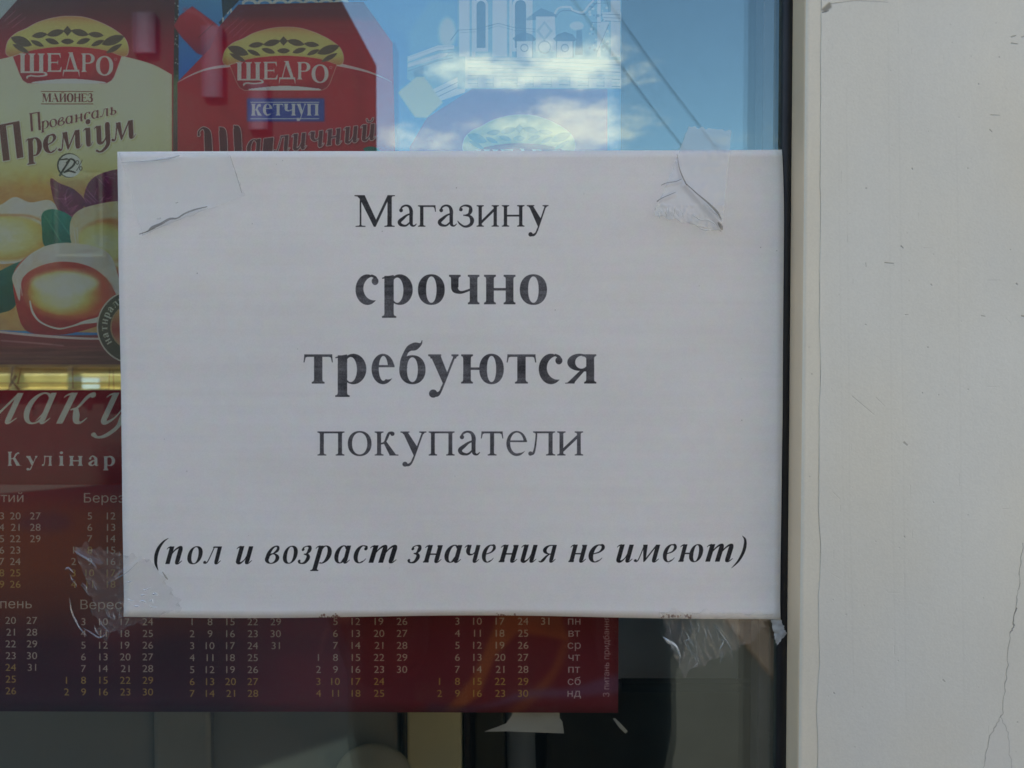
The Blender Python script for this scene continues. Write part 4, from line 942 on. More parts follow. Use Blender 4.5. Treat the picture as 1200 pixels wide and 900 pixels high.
RVM = mat('yellowed_reveal_paint', (.76, .62, .45), (.70, .58, .43), 30, .5, .1, .0003, 300)
front = thing('shop_window', 'tall shop window with its white frame, black rubber seal and double glass', 'window', (0, 0, .7))
jl = [(V(px, py, YF).x, V(px, py, YF).z) for px, py in joint]
JZ = [z for _, z in jl]
zs = [2.6]+JZ+[.3]; jx = [jl[0][0]]+[x for x, _ in jl]+[jl[-1][0]]
xr = xg1+.0005
strip_x([(xr, z) for z in zs], [(x-.00002, z) for x, z in zip(jx, zs)], YF, .05, 'side_frame', FM, front, .0019)
rgp = random.Random(3)
strip_x([(x+rgp.choice((0, 0, .00003, .00007, .00011)), z) for x, z in zip(jx, zs)], [(3.2, z) for z in zs], YF-.0003, .055, 'wall_panel', WM, None)
tag(bpy.data.objects['wall_panel'], 'white painted wall beside the window, with fine cracks', 'wall')
# gasket: soft black rubber lip
gk = mat('black_rubber', (.012, .013, .016), (.02, .021, .024), 60, .5, .2, .0002, 600)
gx = [xg1+.0005, xg1+.0005, V(914.2, 300).x, V(913.2, 300).x, V(914.0, 300).x]; gy = [.004, -.0035, -.0032, -.0015, .004]
bm = bmesh.new(); lo = [bm.verts.new((x, y, .72)) for x, y in zip(gx, gy)]; hi = [bm.verts.new((x, y, 2.25)) for x, y in zip(gx, gy)]
for i in range(5): bm.faces.new((lo[i], lo[(i+1) % 5], hi[(i+1) % 5], hi[i]))
bm.faces.new(lo[::-1]); bm.faces.new(hi); bmesh.ops.recalc_face_normals(bm, faces=bm.faces); smooth_(obj('seal', bm, gk, front))
obj('glass_pane', box(GX0, GX1, -.001, .003, GZ0, GZ1), glass_mat('outer_glass', .105), front)
obj('glass_pane', box(GX0, V(893, 300, .019).x+.012, .019, .023, GZ0, GZ1), glass_mat('inner_glass', .095), front)
sx = V(891.5, 300, .0035).x
obj('spacer_bar', box(V(892, 300, .006).x, GX1, .0055, .0185, GZ0, GZ1, .0008), mat('dark_spacer', (.035, .036, .04), (.05, .05, .055), 80, .5, .1), front)
fw = mat('inner_frame_paint', (.10, .09, .075), (.12, .105, .09), 30, .6, .1)
obj('inner_frame', box(V(893, 300, .019).x+.013, GX1+.01, .019, .06, GZ0, GZ1, .001), fw, front)
for nm, a in (('head_frame', (GX0, GX1, YF, .05, 2.25, 2.32)), ('sill_frame', (GX0, GX1, YF, .05, .65, .72)), ('side_frame', (GX0-.06, GX0, YF, .05, .65, 2.32))):
    o = obj(nm, box(*a, .002), FM, front); uv_by_xz(o)
for nm, a, lb in (('outer_wall', (-4.35, GX0-.06, YF-.0006, .30, 0, 3.6), ''), ('outer_wall', (-16, -4.35, YF-.0008, .30, 0, 18.2), ''), ('upper_wall', (GX0-.06, 3.2, YF-.0006, .30, 2.6, 3.6), 'white rendered wall above the window'),  # far left outer_wall block raised out of view to shade the mirrored ground
              ('lower_wall', (GX0-.06, 3.2, YF-.0006, .30, 0, .30), 'white rendered wall below the window')):
    tag(obj(nm, box(*a), WALL_P), kind='structure')
tag(obj('upper_wall', box(GX0-.06, V(962, 0, YF).x-.0002, YF, .3, 2.3201, 2.5999), WALL_P), kind='structure'); tag(obj('lower_wall', box(GX0-.06, V(962, 900, YF).x-.0006, YF, .3, .3001, .6499), WALL_P), kind='structure')
tag(obj('outer_wall', box(3.2, 9, YF-.0006, .30, 0, 3.6), WALL_P), kind='structure')
# room behind the glass
RM = mat('shop_wall_paint', (.10, .10, .095), (.08, .08, .075), 4, .8)
tag(obj('room_back_wall', box(-7, 4, 3.2, 3.3, 0, 3.6), RM), kind='structure'); tag(obj('room_floor', box(-7, 4, .06, 3.2, .007, .02), mat('shop_floor', (.16, .14, .12), None, 6, .5)), kind='structure')
tag(obj('room_ceiling', box(-7, 4, -.02, 3.3, 3.6, 3.7), RM), kind='structure')
for x in (-7.1, 4): tag(obj('room_side_wall', box(x, x+.1, .3, 3.3, 0, 3.6), RM), kind='structure')
# ================================================================ the calendar
YC = .0245
w, h, tf, cX0, cZ1, ck = canvas_for(-70, -24, 731, 842, YC, 2.0)
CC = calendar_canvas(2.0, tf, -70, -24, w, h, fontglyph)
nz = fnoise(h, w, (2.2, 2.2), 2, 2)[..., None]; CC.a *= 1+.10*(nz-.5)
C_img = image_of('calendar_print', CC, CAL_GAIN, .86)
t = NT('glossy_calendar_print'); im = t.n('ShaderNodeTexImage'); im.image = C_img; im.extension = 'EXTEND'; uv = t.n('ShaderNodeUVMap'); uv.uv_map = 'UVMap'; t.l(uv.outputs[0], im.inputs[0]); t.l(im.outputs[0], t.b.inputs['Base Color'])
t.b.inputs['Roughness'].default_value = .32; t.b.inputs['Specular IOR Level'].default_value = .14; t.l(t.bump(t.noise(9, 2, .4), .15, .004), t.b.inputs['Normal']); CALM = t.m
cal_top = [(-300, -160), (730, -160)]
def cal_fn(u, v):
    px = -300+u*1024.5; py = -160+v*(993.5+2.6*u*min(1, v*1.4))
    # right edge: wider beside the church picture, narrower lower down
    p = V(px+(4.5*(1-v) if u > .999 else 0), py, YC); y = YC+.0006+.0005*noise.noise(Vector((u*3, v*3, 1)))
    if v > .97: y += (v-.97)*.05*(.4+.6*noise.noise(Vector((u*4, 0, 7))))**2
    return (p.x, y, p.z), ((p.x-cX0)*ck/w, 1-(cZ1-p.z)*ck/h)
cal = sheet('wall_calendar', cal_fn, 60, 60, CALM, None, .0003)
tag(cal, 'large dark red wall calendar with printed sauce packs and dates, hung inside behind the notice', 'calendar')
# ================================================================ the notice
YP = -.0024
pw, ph, ptf, pX0, pZ1, pk = canvas_for(130, 168, 926, 732, YP, 2.5)
P = Canvas(pw, ph, ptf, (.915, .915, .912)); P.K = 2.5
P.a *= 1-.02*(fnoise(ph, pw, (200, 300), 12, 3)[..., None]-.5); P.a *= 1-.03*(fnoise(ph, pw, (3, 3), 14, 2)[..., None]-.5)
for q, sd in enumerate((41, 43, 47)): P.a[..., q] *= 1+.022*(fnoise(ph, pw, (26, 26), sd, 2)-.5)
hor = fnoise(ph, pw, (14, 500), 15, 3)[..., None]; P.a *= 1-.018*(hor-.5)
lines, last = notice_text()
streak = fnoise(ph, pw, (9, 260), 31, 3); blot = fnoise(ph, pw, (60, 60), 33, 3); gr = fnoise(ph, pw, (2.5, 2.5), 34, 2)
def toner(base, var):
    def f(yy, xx):
        s = base+var*(streak[yy, xx]*.6+blot[yy, xx]*.6-.55)+.14*(gr[yy, xx]-.5)
        return np.stack([s, s*1.0, s*1.04+.004], -1)
    return f
for o, kd in lines: P.paint(o, toner((.235, .33, .34)[kd], (.16, .34, .22)[kd]))
for ch, (a, b) in last: P.paint(fit(shear(I(ch), .27), a, b, 660.3-(a-195)/680*2.6, 43.8), toner(.18, .10))
rs = random.Random(8)
for k in range(26): P.paint([(1, disc(rs.uniform(145, 910), rs.uniform(182, 718), rs.uniform(.3, .7), n=7))], (.45, .45, .46), op=.6)
for x0_, x1_ in ((582, 604), (772, 812), (372, 398)):
    for k in range(26): P.paint([(1, disc(rs.uniform(x0_, x1_), 723-abs(rs.gauss(0, 1.6)), rs.uniform(.5, 1.5), n=7))], (.50, .38, .34), op=.6)
P_img = image_of('notice_print', P)
t = NT('printed_copier_paper'); im = t.n('ShaderNodeTexImage'); im.image = P_img; im.extension = 'EXTEND'; uv = t.n('ShaderNodeUVMap'); uv.uv_map = 'UVMap'; t.l(uv.outputs[0], im.inputs[0]); t.l(im.outputs[0], t.b.inputs['Base Color'])
t.b.inputs['Roughness'].default_value = .75; t.b.inputs['Specular IOR Level'].default_value = .2
t.b.inputs['Subsurface Weight'].default_value = 0
b1 = t.bump(t.noise(9, 3, .5, (1, 1, 1.4)), .8, .004); t.l(t.bump(t.noise(1400, 3, .6), .25, .0001, b1), t.b.inputs['Normal']); PM = t.m
def pap(u, v):
    L = (138+8*v, 178+544*v); Rr = (918.5-5.5*v-3.2*math.exp(-v*18), 176+548*v)
    px = L[0]+(Rr[0]-L[0])*u; py = L[1]+(Rr[1]-L[1])*u
    if v > .98: py += -1.2*math.exp(-((u-.62)/.25)**2)+.8*math.sin(u*9)*(v > .99)
    return px, py
def pap_y(u, v):
    y = YP-.0004-.0010*noise.noise(Vector((u*2.6, v*2.1, 3)))-.0005*noise.noise(Vector((u*1.2+v*4, v*5-u*2, 9)))-.00022*noise.noise(Vector((u*9, v*7, 5)))
    y -= .0013*max(0, (u-.93)/.07)**2*(.5+.5*math.sin(math.pi*min(1, max(0, v))))       # rides up on the rubber seal
    y -= .0008*max(0, (v-.95)/.05)**2*(.5+.5*math.sin(u*7+1))
    y -= .0007*math.exp(-((u-.86)**2+(v-.12)**2)/.004)
    return y
def pap_fn(u, v):
    px, py = pap(u, v); p = V(px, py, YP)
    return (p.x, pap_y(u, v), p.z), ((p.x-pX0)*pk/pw, 1-(pZ1-p.z)*pk/ph)
tag(sheet('paper_notice', pap_fn, 90, 64, PM, None, .00012), 'white printed paper notice with lines of Cyrillic text, taped to the glass', 'notice')
# ================================================================ sticky tape
def tape(label, corners, fn_y, nu, nv, m, edge=0, seed=0):
    rs = random.Random(seed)
    def f(u, v):
        a, b, c, d = corners        # tl tr br bl
        eu = edge*noise.noise(Vector((v*9, seed, 2)))*(u in (0, 1)); ev = edge*noise.noise(Vector((u*11, seed, 5)))*(v in (0, 1))
        x = (a[0]*(1-u)+b[0]*u)*(1-v)+(d[0]*(1-u)+c[0]*u)*v+eu*10; y = (a[1]*(1-u)+b[1]*u)*(1-v)+(d[1]*(1-u)+c[1]*u)*v+ev*10
        p = V(x, y, YP-.0012); return (p.x, fn_y(u, v, x, y), p.z), (u, v)
    o = sheet('sticky_tape', f, nu, nv, m, None, 0)
    tag(o, label, 'tape', 'strips of clear tape holding the notice'); return o
def ridge(x, y, x0, y0, x1, y1, w):
    """1 on the segment, fading over w"""
    dx, dy = x1-x0, y1-y0; t = max(0, min(1, ((x-x0)*dx+(y-y0)*dy)/(dx*dx+dy*dy))); return math.exp(-(math.hypot(x-x0-t*dx, y-y0-t*dy)/w)**2)
TM1 = tape_mat('clear_tape', .16, .03, .5, 500, .3, (1, 1, 1)); TM2 = tape_mat('crumpled_clear_tape', .05, .05, .25, 900, .5, (.985, .98, .975)); TM3 = tape_mat('smooth_clear_tape', .24, .07, .4, 500, .2, (.99, .99, 1))
def surf(x, y, lift=.0006):       # just clear of paper (or of glass outside it)
    u = (x-142)/(774.); v = (y-177)/546.
    if -.004 <= u <= 1.006 and -.004 <= v <= 1.004: return pap_y(min(1, max(0, u)), min(1, max(0, v)))-.0001-lift
    return -.0016-lift*.6
def tl_y(u, v, x, y):
    l = .0005+.00025*noise.noise(Vector((x*.09, y*.09, 1)))
    l += .0016*ridge(x, y, 182, 268, 245, 244, 3.4)+.0005*ridge(x, y, 146, 193, 212, 186, 2.2)+.0004*ridge(x, y, 205, 180, 232, 190, 4)
    return surf(x, y, l)
tape('clear tape across the upper left corner of the notice, with a dark lifted lower edge', [(139, 179), (267, 179), (287, 229), (167, 276)], tl_y, 70, 50, TM1, .12, 1)
def tr_y(u, v, x, y):
    l = .0005+.0002*noise.noise(Vector((x*.12, y*.12, 4)))
    if y < 177: return -.0016-.0010*max(0, 1-(177-y)/26)-.0002
    l += .0014*ridge(x, y, 803, 218, 843, 262, 3.2)+.0007*ridge(x, y, 794, 190, 803, 218, 2.6)+.0005*ridge(x, y, 772, 219, 797, 213, 1.6)+.0006*ridge(x, y, 768, 237, 790, 228, 2)
    if y > 240: l += .0007*abs(noise.noise(Vector((x*.22, y*.16, 8))))
    return surf(x, y, l)
tape('clear tape over the top edge of the notice near its right corner, creased and folded', [(808, 147), (858, 152), (845, 272), (766, 252)], tr_y, 56, 80, TM3, .25, 2)
def bl_y(u, v, x, y):
    n = 1-2*abs(noise.noise(Vector((x*.075, y*.06, 11)))); n2 = abs(noise.noise(Vector((x*.22, y*.2, 13))))
    out = 1 if x < 143 else .35
    return surf(x, y, .0003+out*(.0016*max(0, n-.6)+.00035*n2)+.0022*ridge(x, y, 88, 650, 114, 662, 3)+.0018*ridge(x, y, 80, 666, 90, 690, 4)+.0012*ridge(x, y, 128, 682, 165, 656, 2))
tape('crumpled clear tape sticking out past the lower left corner of the notice', [(86, 640), (176, 655), (214, 712), (118, 748)], bl_y, 84, 70, TM2, 1.1, 3)
def br_y(u, v, x, y):
    n = 1-2*abs(noise.noise(Vector((x*.10, y*.035, 21)))); n2 = abs(noise.noise(Vector((x*.25, y*.14, 23))))
    return surf(x, y, .0003+(.0008*max(0, n-.55)+.00025*n2)*(1 if y > 724 else .3)+.0016*ridge(x, y, 842, 738, 856, 758, 2))
tape('crumpled clear tape hanging below the lower right part of the notice', [(772, 716), (906, 719), (884, 752), (800, 792)], br_y, 90, 60, TM2, 1.0, 4)
def cr_y(u, v, x, y): return -.0042-.0006*v-.0006*noise.noise(Vector((x*.2, y*.2, 3)))
tape('small folded end of tape curling over the black seal below the notice corner', [(903, 726), (914, 724), (921, 742), (909, 756)], cr_y, 10, 14, tape_mat('yellowed_tape', .42, .1, .4, 900, .3, (.8, .7, .6)), .3, 5)
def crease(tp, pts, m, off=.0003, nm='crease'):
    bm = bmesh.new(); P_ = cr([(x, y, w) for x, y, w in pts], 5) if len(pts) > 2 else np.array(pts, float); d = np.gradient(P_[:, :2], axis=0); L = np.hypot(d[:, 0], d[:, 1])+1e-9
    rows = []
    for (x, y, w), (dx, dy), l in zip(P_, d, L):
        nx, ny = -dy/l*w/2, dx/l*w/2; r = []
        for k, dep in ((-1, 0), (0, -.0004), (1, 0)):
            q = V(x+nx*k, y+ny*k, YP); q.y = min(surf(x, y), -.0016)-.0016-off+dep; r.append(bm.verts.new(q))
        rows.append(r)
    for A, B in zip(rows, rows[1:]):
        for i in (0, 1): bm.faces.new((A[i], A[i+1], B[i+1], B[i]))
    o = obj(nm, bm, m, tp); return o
tps = [o for o in bpy.data.objects if o.name.startswith('sticky_tape')]; tps.sort(key=lambda o: o.name)
DU = tape_mat('dark_crease', .55, .02, .6, 900, .2, (.9, .89, .87));  # dark ribbons laid along the fold lines of the tape
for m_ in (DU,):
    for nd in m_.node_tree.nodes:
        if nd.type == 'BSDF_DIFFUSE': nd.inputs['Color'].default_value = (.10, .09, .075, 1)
LT = tape_mat('crease_highlight', .45, .25, .2, 900, .3); LS = tape_mat('soft_crease', .16, .10, .3, 900, .3)  # pale ribbons paint the white highlights on the tape folds
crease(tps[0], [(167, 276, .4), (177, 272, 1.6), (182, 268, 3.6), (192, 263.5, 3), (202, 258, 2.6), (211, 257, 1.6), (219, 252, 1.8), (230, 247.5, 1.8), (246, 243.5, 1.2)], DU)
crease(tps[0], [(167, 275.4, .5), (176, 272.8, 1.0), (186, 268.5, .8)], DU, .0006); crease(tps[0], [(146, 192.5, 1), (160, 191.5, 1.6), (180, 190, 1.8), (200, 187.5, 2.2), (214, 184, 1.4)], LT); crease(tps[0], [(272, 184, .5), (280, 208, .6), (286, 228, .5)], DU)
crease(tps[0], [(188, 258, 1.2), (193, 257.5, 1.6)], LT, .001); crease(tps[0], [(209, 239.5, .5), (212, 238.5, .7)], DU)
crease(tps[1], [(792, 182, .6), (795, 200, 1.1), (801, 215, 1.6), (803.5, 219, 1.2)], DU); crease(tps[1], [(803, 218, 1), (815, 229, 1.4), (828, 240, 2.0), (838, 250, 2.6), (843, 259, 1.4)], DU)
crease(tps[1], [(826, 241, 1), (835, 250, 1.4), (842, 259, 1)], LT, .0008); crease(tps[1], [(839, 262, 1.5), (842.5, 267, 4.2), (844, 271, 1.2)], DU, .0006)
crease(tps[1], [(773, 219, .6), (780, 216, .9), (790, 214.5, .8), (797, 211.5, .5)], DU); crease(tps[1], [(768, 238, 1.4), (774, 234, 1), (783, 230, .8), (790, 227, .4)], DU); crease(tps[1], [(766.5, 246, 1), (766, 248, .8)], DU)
rq = random.Random(5)
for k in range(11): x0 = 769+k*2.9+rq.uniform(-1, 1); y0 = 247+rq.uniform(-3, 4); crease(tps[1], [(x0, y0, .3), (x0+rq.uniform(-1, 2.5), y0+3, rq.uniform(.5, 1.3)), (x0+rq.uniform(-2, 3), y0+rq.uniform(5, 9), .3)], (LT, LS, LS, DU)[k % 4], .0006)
for a in ((808, 253, 818, 259, 828, 260), (813, 266, 823, 271, 832, 270), (822, 258, 832, 262, 838, 268)): crease(tps[1], [(a[0], a[1], .4), (a[2], a[3], 1.6), (a[4], a[5], .5)], LT, .0008)
crease(tps[2], [(88, 644, .6), (97, 650, 2.2), (108, 657, 2.6), (115, 664, .6)], LS); crease(tps[2], [(78, 667, 1), (82, 665, 3), (88, 670, 1.2)], LS); crease(tps[2], [(128, 683, .8), (140, 676, 1.6), (152, 669, 1.2), (165, 657, .6)], LS)
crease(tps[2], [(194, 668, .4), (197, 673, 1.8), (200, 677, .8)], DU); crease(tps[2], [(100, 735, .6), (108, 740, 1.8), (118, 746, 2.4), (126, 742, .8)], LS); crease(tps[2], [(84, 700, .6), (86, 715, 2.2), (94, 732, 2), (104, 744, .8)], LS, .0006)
rc = random.Random(17)
for k in range(10): x0, y0 = rc.uniform(148, 185), rc.uniform(678, 708); crease(tps[2], [(x0, y0, .4), (x0+rc.uniform(1, 4), y0+rc.uniform(-2, 2), rc.uniform(1, 2)), (x0+rc.uniform(5, 9), y0+rc.uniform(-2, 3), .4)], LT, .0006)
crease(tps[3], [(841, 738, .6), (848, 747, 1.6), (857, 760, .6)], LT); crease(tps[3], [(776, 745, 1), (783, 751, 4.5), (792, 757, 3), (797, 769, 1)], LT)
for k in range(46):
    x0, y0 = rc.uniform(782, 862), rc.uniform(726, 768); y0 = min(y0, 786-(x0-800)*.45); crease(tps[3], [(x0, y0, .3), (x0+rc.uniform(0, 4), y0+rc.uniform(4, 8), rc.uniform(.5, 1.5)), (x0+rc.uniform(-2, 8), y0+rc.uniform(9, 16), .3)], LS if k % 5 else LT, .0006)
for k in range(13): x0, y0 = rc.uniform(84, 136), rc.uniform(668, 735); crease(tps[2], [(x0, y0, .3), (x0+rc.uniform(1, 6), y0+rc.uniform(2, 8), rc.uniform(.6, 2)), (x0+rc.uniform(2, 12), y0+rc.uniform(6, 14), .3)], LS, .0006)
# scraps of paper tape that hold the calendar from behind
PT = mat('paper_tape', (.55, .53, .46), (.48, .46, .40), 90, .8, .2, .0002, 900)
def scrap(label, pts, y, th=.0004):
    bm = bmesh.new(); vs_ = [bm.verts.new(V(px, py, y)) for px, py in pts]; f = bm.faces.new(vs_); r = bmesh.ops.extrude_face_region(bm, geom=[f])
    for v in r['geom']:
        if isinstance(v, bmesh.types.BMVert): v.co.y += th
    bmesh.ops.recalc_face_normals(bm, faces=bm.faces); bm.normal_update()
    o = obj('paper_scrap', bm, PT); tag(o, label, 'paper scrap'); return o
scrap('torn cream paper scrap under the bottom edge of the calendar, pointed at its left end', [(568, 857.5), (583, 852), (593, 848), (600, 838), (601, 826), (655, 826), (656, 842), (659, 846), (661, 859.5), (620, 858), (597, 857)], YC+.006)
scrap('thin pale sliver of paper right of the calendar corner', [(718.5, 842.5), (721, 842), (729, 850), (735.5, 857), (733, 859.5), (726, 853)], YC+.004)
# ================================================================ things standing in the shop window, seen under and beside the calendar
ZT = .75
tag(obj('display_shelf', box(-1.35, V(950, 0, .06).x+.05, .065, .62, .87, .90, .004), mat('shelf_board', (.10, .085, .07), None, 20, .6, .1)), 'dark shelf board inside the window that carries the boxes', 'shelf')
def vbox(name, label, cat, x0, x1, ytop, ybot, y0, depth, m, bev=.002, parts=None):
    a = V(x0, ytop, y0); b = V(x1, ybot, y0); t = thing(name, label, cat, ((a.x+b.x)/2, y0+depth/2, min(a.z, b.z)))
    obj('body', box(a.x, b.x, y0, y0+depth, min(a.z, b.z), max(a.z, b.z), bev), m, t); return t, a, b
PG = mat('grey_green_panel', (.25, .235, .20), (.20, .195, .17), 7, .5, .1, .001, 60)
cab, a, b = vbox('display_cabinet', 'wide grey green cabinet below the calendar, its right end at the dark gap', 'cabinet', -300, 469.5, 700, 1600, .16, .3, PG, .003)
obj('side_trim', box(V(470.5, 800, .158).x, V(474.5, 800, .158).x, .156, .40, a.z-.28, a.z, .0005), mat('dark_trim', (.02, .018, .015), None, 30, .6), cab)
d0 = V(180, 800, .158); d1 = V(250, 800, .158)
obj('door_panel', box(d0.x, d1.x, .154, .1598, a.z-.30, a.z-.03, .004), mat('cabinet_door', (.31, .29, .24), (.25, .24, .205), 9, .45, .1, .001, 60), cab)
bx, a, b = vbox('storage_box', 'olive cardboard box between the grey green cabinet and the dark gap', 'box', 476, 543, 760, 1500, .17, .25, mat('olive_card', (.85, .74, .44), (.75, .66, .40), 8, .7, .2, .001, 60), .002)
obj('edge_tape', box(V(544, 800, .169).x, V(551.5, 800, .169).x, .167, .41, a.z-.25, a.z, .0005), mat('box_edge_tape', (.035, .02, .012), None, 30, .7), bx)
vbox('folded_carton', 'narrow brown carton right of the olive box', 'carton', 556, 592, 790, 1500, .20, .22, mat('brown_card', (.10, .085, .045), (.06, .05, .03), 12, .75, .2), .002)
pl = thing('pot_lid', 'pale round lid leaning before the cabinet at the bottom edge', 'lid', (V(440, 905, .14).x, .14, V(440, 905, .14).z)); q = V(438, 908, .14)
ds = bmesh.new(); bmesh.ops.create_uvsphere(ds, u_segments=40, v_segments=20, radius=1, matrix=Matrix.Translation(q)@Matrix.Diagonal((.0235, .006, .0195, 1))); smooth_(obj('lid_disc', ds, mat('pale_lid', (.32, .30, .23), (.27, .26, .20), 30, .5), pl))
ds = bmesh.new(); bmesh.ops.create_uvsphere(ds, u_segments=16, v_segments=10, radius=.003, matrix=Matrix.Translation((q.x, .134, q.z))); smooth_(obj('knob', ds, mat('lid_knob', (.05, .05, .05), None, 30, .4), pl))
tu = thing('rolled_paper', 'pale grey roll standing under the torn paper scrap', 'roll', (V(612, 860, .215).x, .235, .90)); q = V(612, 860, .215)
smooth_(obj('sheet_roll', tube([(q.x, .235, .90), (q.x+.002, .235, 1.1), (q.x-.003, .235, 1.33)], .0105, 20), mat('grey_paper', (.50, .49, .46), (.42, .41, .39), 20, .7), tu))
obj('inner_rim', tube([(q.x-.003, .235, 1.33), (q.x-.003, .235, 1.332)], .008, 20), mat('grey_rim', (.12, .12, .12), None, 20, .7), tu)
bk = mat('black_lacquer', (.060, .050, .035), (.045, .038, .026), 30, .35, .1, .001, 60)
mo, a, b = vbox('black_appliance', 'black boxy appliance right of the calendar bottom, under the slate panel', 'appliance', 640, 950, 798.5, 1500, .22, .30, bk, .004)
obj('top_lip', box(V(728, 798, .218).x, V(866, 798, .218).x, .214, .24, a.z-.006, a.z+.0005, .001), mat('lip_black', (.008, .008, .008), None, 30, .4), mo)
sb, a, b = vbox('slate_box', 'slate grey box on top of the black appliance beside the calendar edge', 'box', 640, 865.5, 690, 798, .225, .2, mat('slate_card', (.74, .76, .78), (.68, .70, .72), 9, .6, .1, .001, 50), .0015)
hb = mat('maroon_label', (.10, .012, .014), None, 40, .5)
ds = bmesh.new(); q = V(885, 748, .30); bmesh.ops.create_cone(ds, cap_ends=True, segments=36, radius1=.020, radius2=.020, depth=.05, matrix=Matrix.Translation((q.x, .325, q.z))@Matrix.Rotation(math.pi/2, 4, 'X'))
jr = thing('maroon_jar', 'round maroon lid showing through the tape near the seal', 'jar', (q.x, .325, q.z-.02)); obj('lid', ds, hb, jr)
ds = bmesh.new(); bmesh.ops.create_cone(ds, cap_ends=True, segments=36, radius1=.017, radius2=.017, depth=.06, matrix=Matrix.Translation((q.x, .375, q.z))@Matrix.Rotation(math.pi/2, 4, 'X')); obj('glass_body', ds, mat('jar_contents', (.12, .05, .03), None, 30, .3), jr)
tan = mat('tan_panel', (.22, .17, .12), (.17, .135, .10), 10, .7, .1)
vbox('tan_carton', 'tan carton far right behind the crumpled tape, beside the seal', 'carton', 866.5, 1010, 600, 797, .33, .3, tan, .002)
# ================================================================ across the street: only the glass shows it
CB = mat('cream_render', (.72, .66, .55), (.66, .60, .50), 3, .85, .3, .01, 20); RF = mat('grey_roof_tiles', (.16, .15, .15), (.12, .12, .12), 20, .8)
for i, (x0, x1, h_, lb) in enumerate(((7.2, 14.5, 7.2, 'unseen cream house across the street, added to bounce warm light'), (15.2, 26, 8.6, 'tall unseen cream house farther right, added to bounce warm light'), (-40, -14.5, 8.0, 'long cream house left of the dark gabled house'))):  # right-hand cream houses added out of view as warm bounce light
    tn = thing('town_house', lb, 'house', ((x0+x1)/2, -14.5, 0)); obj('wall', box(x0, x1, -19, -12.2-i*.3, 0, h_), CB, tn)
    rb = bmesh.new(); A = [rb.verts.new(c) for c in ((x0-.3, -11.9-i*.3, h_+.002), (x1+.3, -11.9-i*.3, h_+.002), (x1+.3, -15.6, h_+2.2), (x0-.3, -15.6, h_+2.2), (x0-.3, -19.3, h_+.002), (x1+.3, -19.3, h_+.002))]
    rb.faces.new((A[0], A[1], A[2], A[3])); rb.faces.new((A[3], A[2], A[5], A[4])); rb.faces.new((A[0], A[3], A[4])); rb.faces.new((A[1], A[5], A[2])); rb.faces.new((A[0], A[4], A[5], A[1])); bmesh.ops.recalc_face_normals(rb, faces=rb.faces); obj('roof', rb, RF, tn)
    nw = int((x1-x0)/2.3)
    for k in range(nw):
        for zz in (1.2, 4.3):
            wx = x0+(k+.5)*(x1-x0)/nw; wn = obj('window', box(wx-.55, wx+.55, -12.2-i*.3+.005, -12.2-i*.3+.06, zz, zz+1.5, .01), mat('white_window_frame', (.7, .7, .68), None, 5, .5), tn)
            obj('pane', box(wx-.47, wx+.47, -12.2-i*.3+.0605, -12.2-i*.3+.068, zz+.08, zz+1.42), mat('house_glass', (.03, .035, .04), None, 5, .1), wn)
DB = mat('dark_brown_render', (.016, .012, .012), (.022, .016, .015), 3, .9, .3, .01, 20)
hx = RV(441, 100, -12).x; ez = RV(441, 76, -12).z; x2, z2 = RV(400, 0, -12).x, RV(400, 0, -12).z
sl_ = (z2-ez)/(hx-x2); wd = 11.;  rid = ez+sl_*wd/2*.55
bd = thing('town_house', 'dark brown gabled house across the street, mirrored in the glass', 'house', (hx-wd/2, -14, 0))
bm = bmesh.new(); prof = [(hx, 0), (hx, ez), (x2-1.2, ez+(hx-x2+1.2)*sl_), (hx-wd+1.2, ez+(hx-x2+1.2)*sl_), (hx-wd, ez), (hx-wd, 0)]
A = [bm.verts.new((x, -12, z)) for x, z in prof]; B = [bm.verts.new((x-1.2, -19, z)) for x, z in prof]
bm.faces.new(A); bm.faces.new(B[::-1])
for i in range(6): bm.faces.new((A[i], A[(i+1) % 6], B[(i+1) % 6], B[i]))
bmesh.ops.recalc_face_normals(bm, faces=bm.faces); obj('wall', bm, DB, bd)
PL = mat('mauve_house_trim', (.13, .085, .13), (.07, .045, .07), 2, .8)
for p0, p1, py0, py1 in ((233, 259, 28, 112), (288, 312, 96, 150), (152, 180, 12, 60)):
    a_, b_ = RV(p0, py0, -11.9), RV(p1, py1, -11.9); nb = 9
    for k in range(nb):
        bw = (b_.x-a_.x)/nb; f_ = .25+.70*math.sin(math.pi*(k+.5)/nb); cx_ = a_.x+bw*(k+.5); dz_ = 0
        obj('pale_board', box(cx_-bw*f_/2, cx_+bw*f_/2, -11.94, -11.99, b_.z+dz_, a_.z+dz_*.6), PL, bd)
for p0 in (60, 320, 360):
    a_, b_ = RV(p0, 200, -11.9), RV(p0+60, 300, -11.9); wn = obj('window', box(a_.x, b_.x, -11.92, -11.99, b_.z, a_.z, .01), mat('window_frame_brown', (.05, .04, .035), None, 5, .6), bd)
    obj('pane', box(a_.x+.08, b_.x-.08, -11.90, -11.915, b_.z+.08, a_.z-.08), mat('dim_window', (.03, .035, .04), None, 5, .2), wn)
def cable(p0, p1, label):
    a_, b_ = RV(*p0, -5.2), RV(*p1, -6.4); d = b_-a_; pts = [a_+d*t+Vector((0, 0, -.012*math.sin(math.pi*max(0, min(1, t))))) for t in (-1.6, -.8, 0, .25, .5, .75, 1, 1.8, 2.6)]
    tag(obj('overhead_cable', tube(pts, .0031, 6), mat('cable_black', (.02, .02, .022), None, 5, .6)), label, 'cable', 'overhead cables across the street')
cable((727, 21), (824, 152), 'upper overhead cable mirrored as a thin dark diagonal line'); cable((683, 14), (795, 165), 'lower overhead cable mirrored as a thin dark diagonal line')

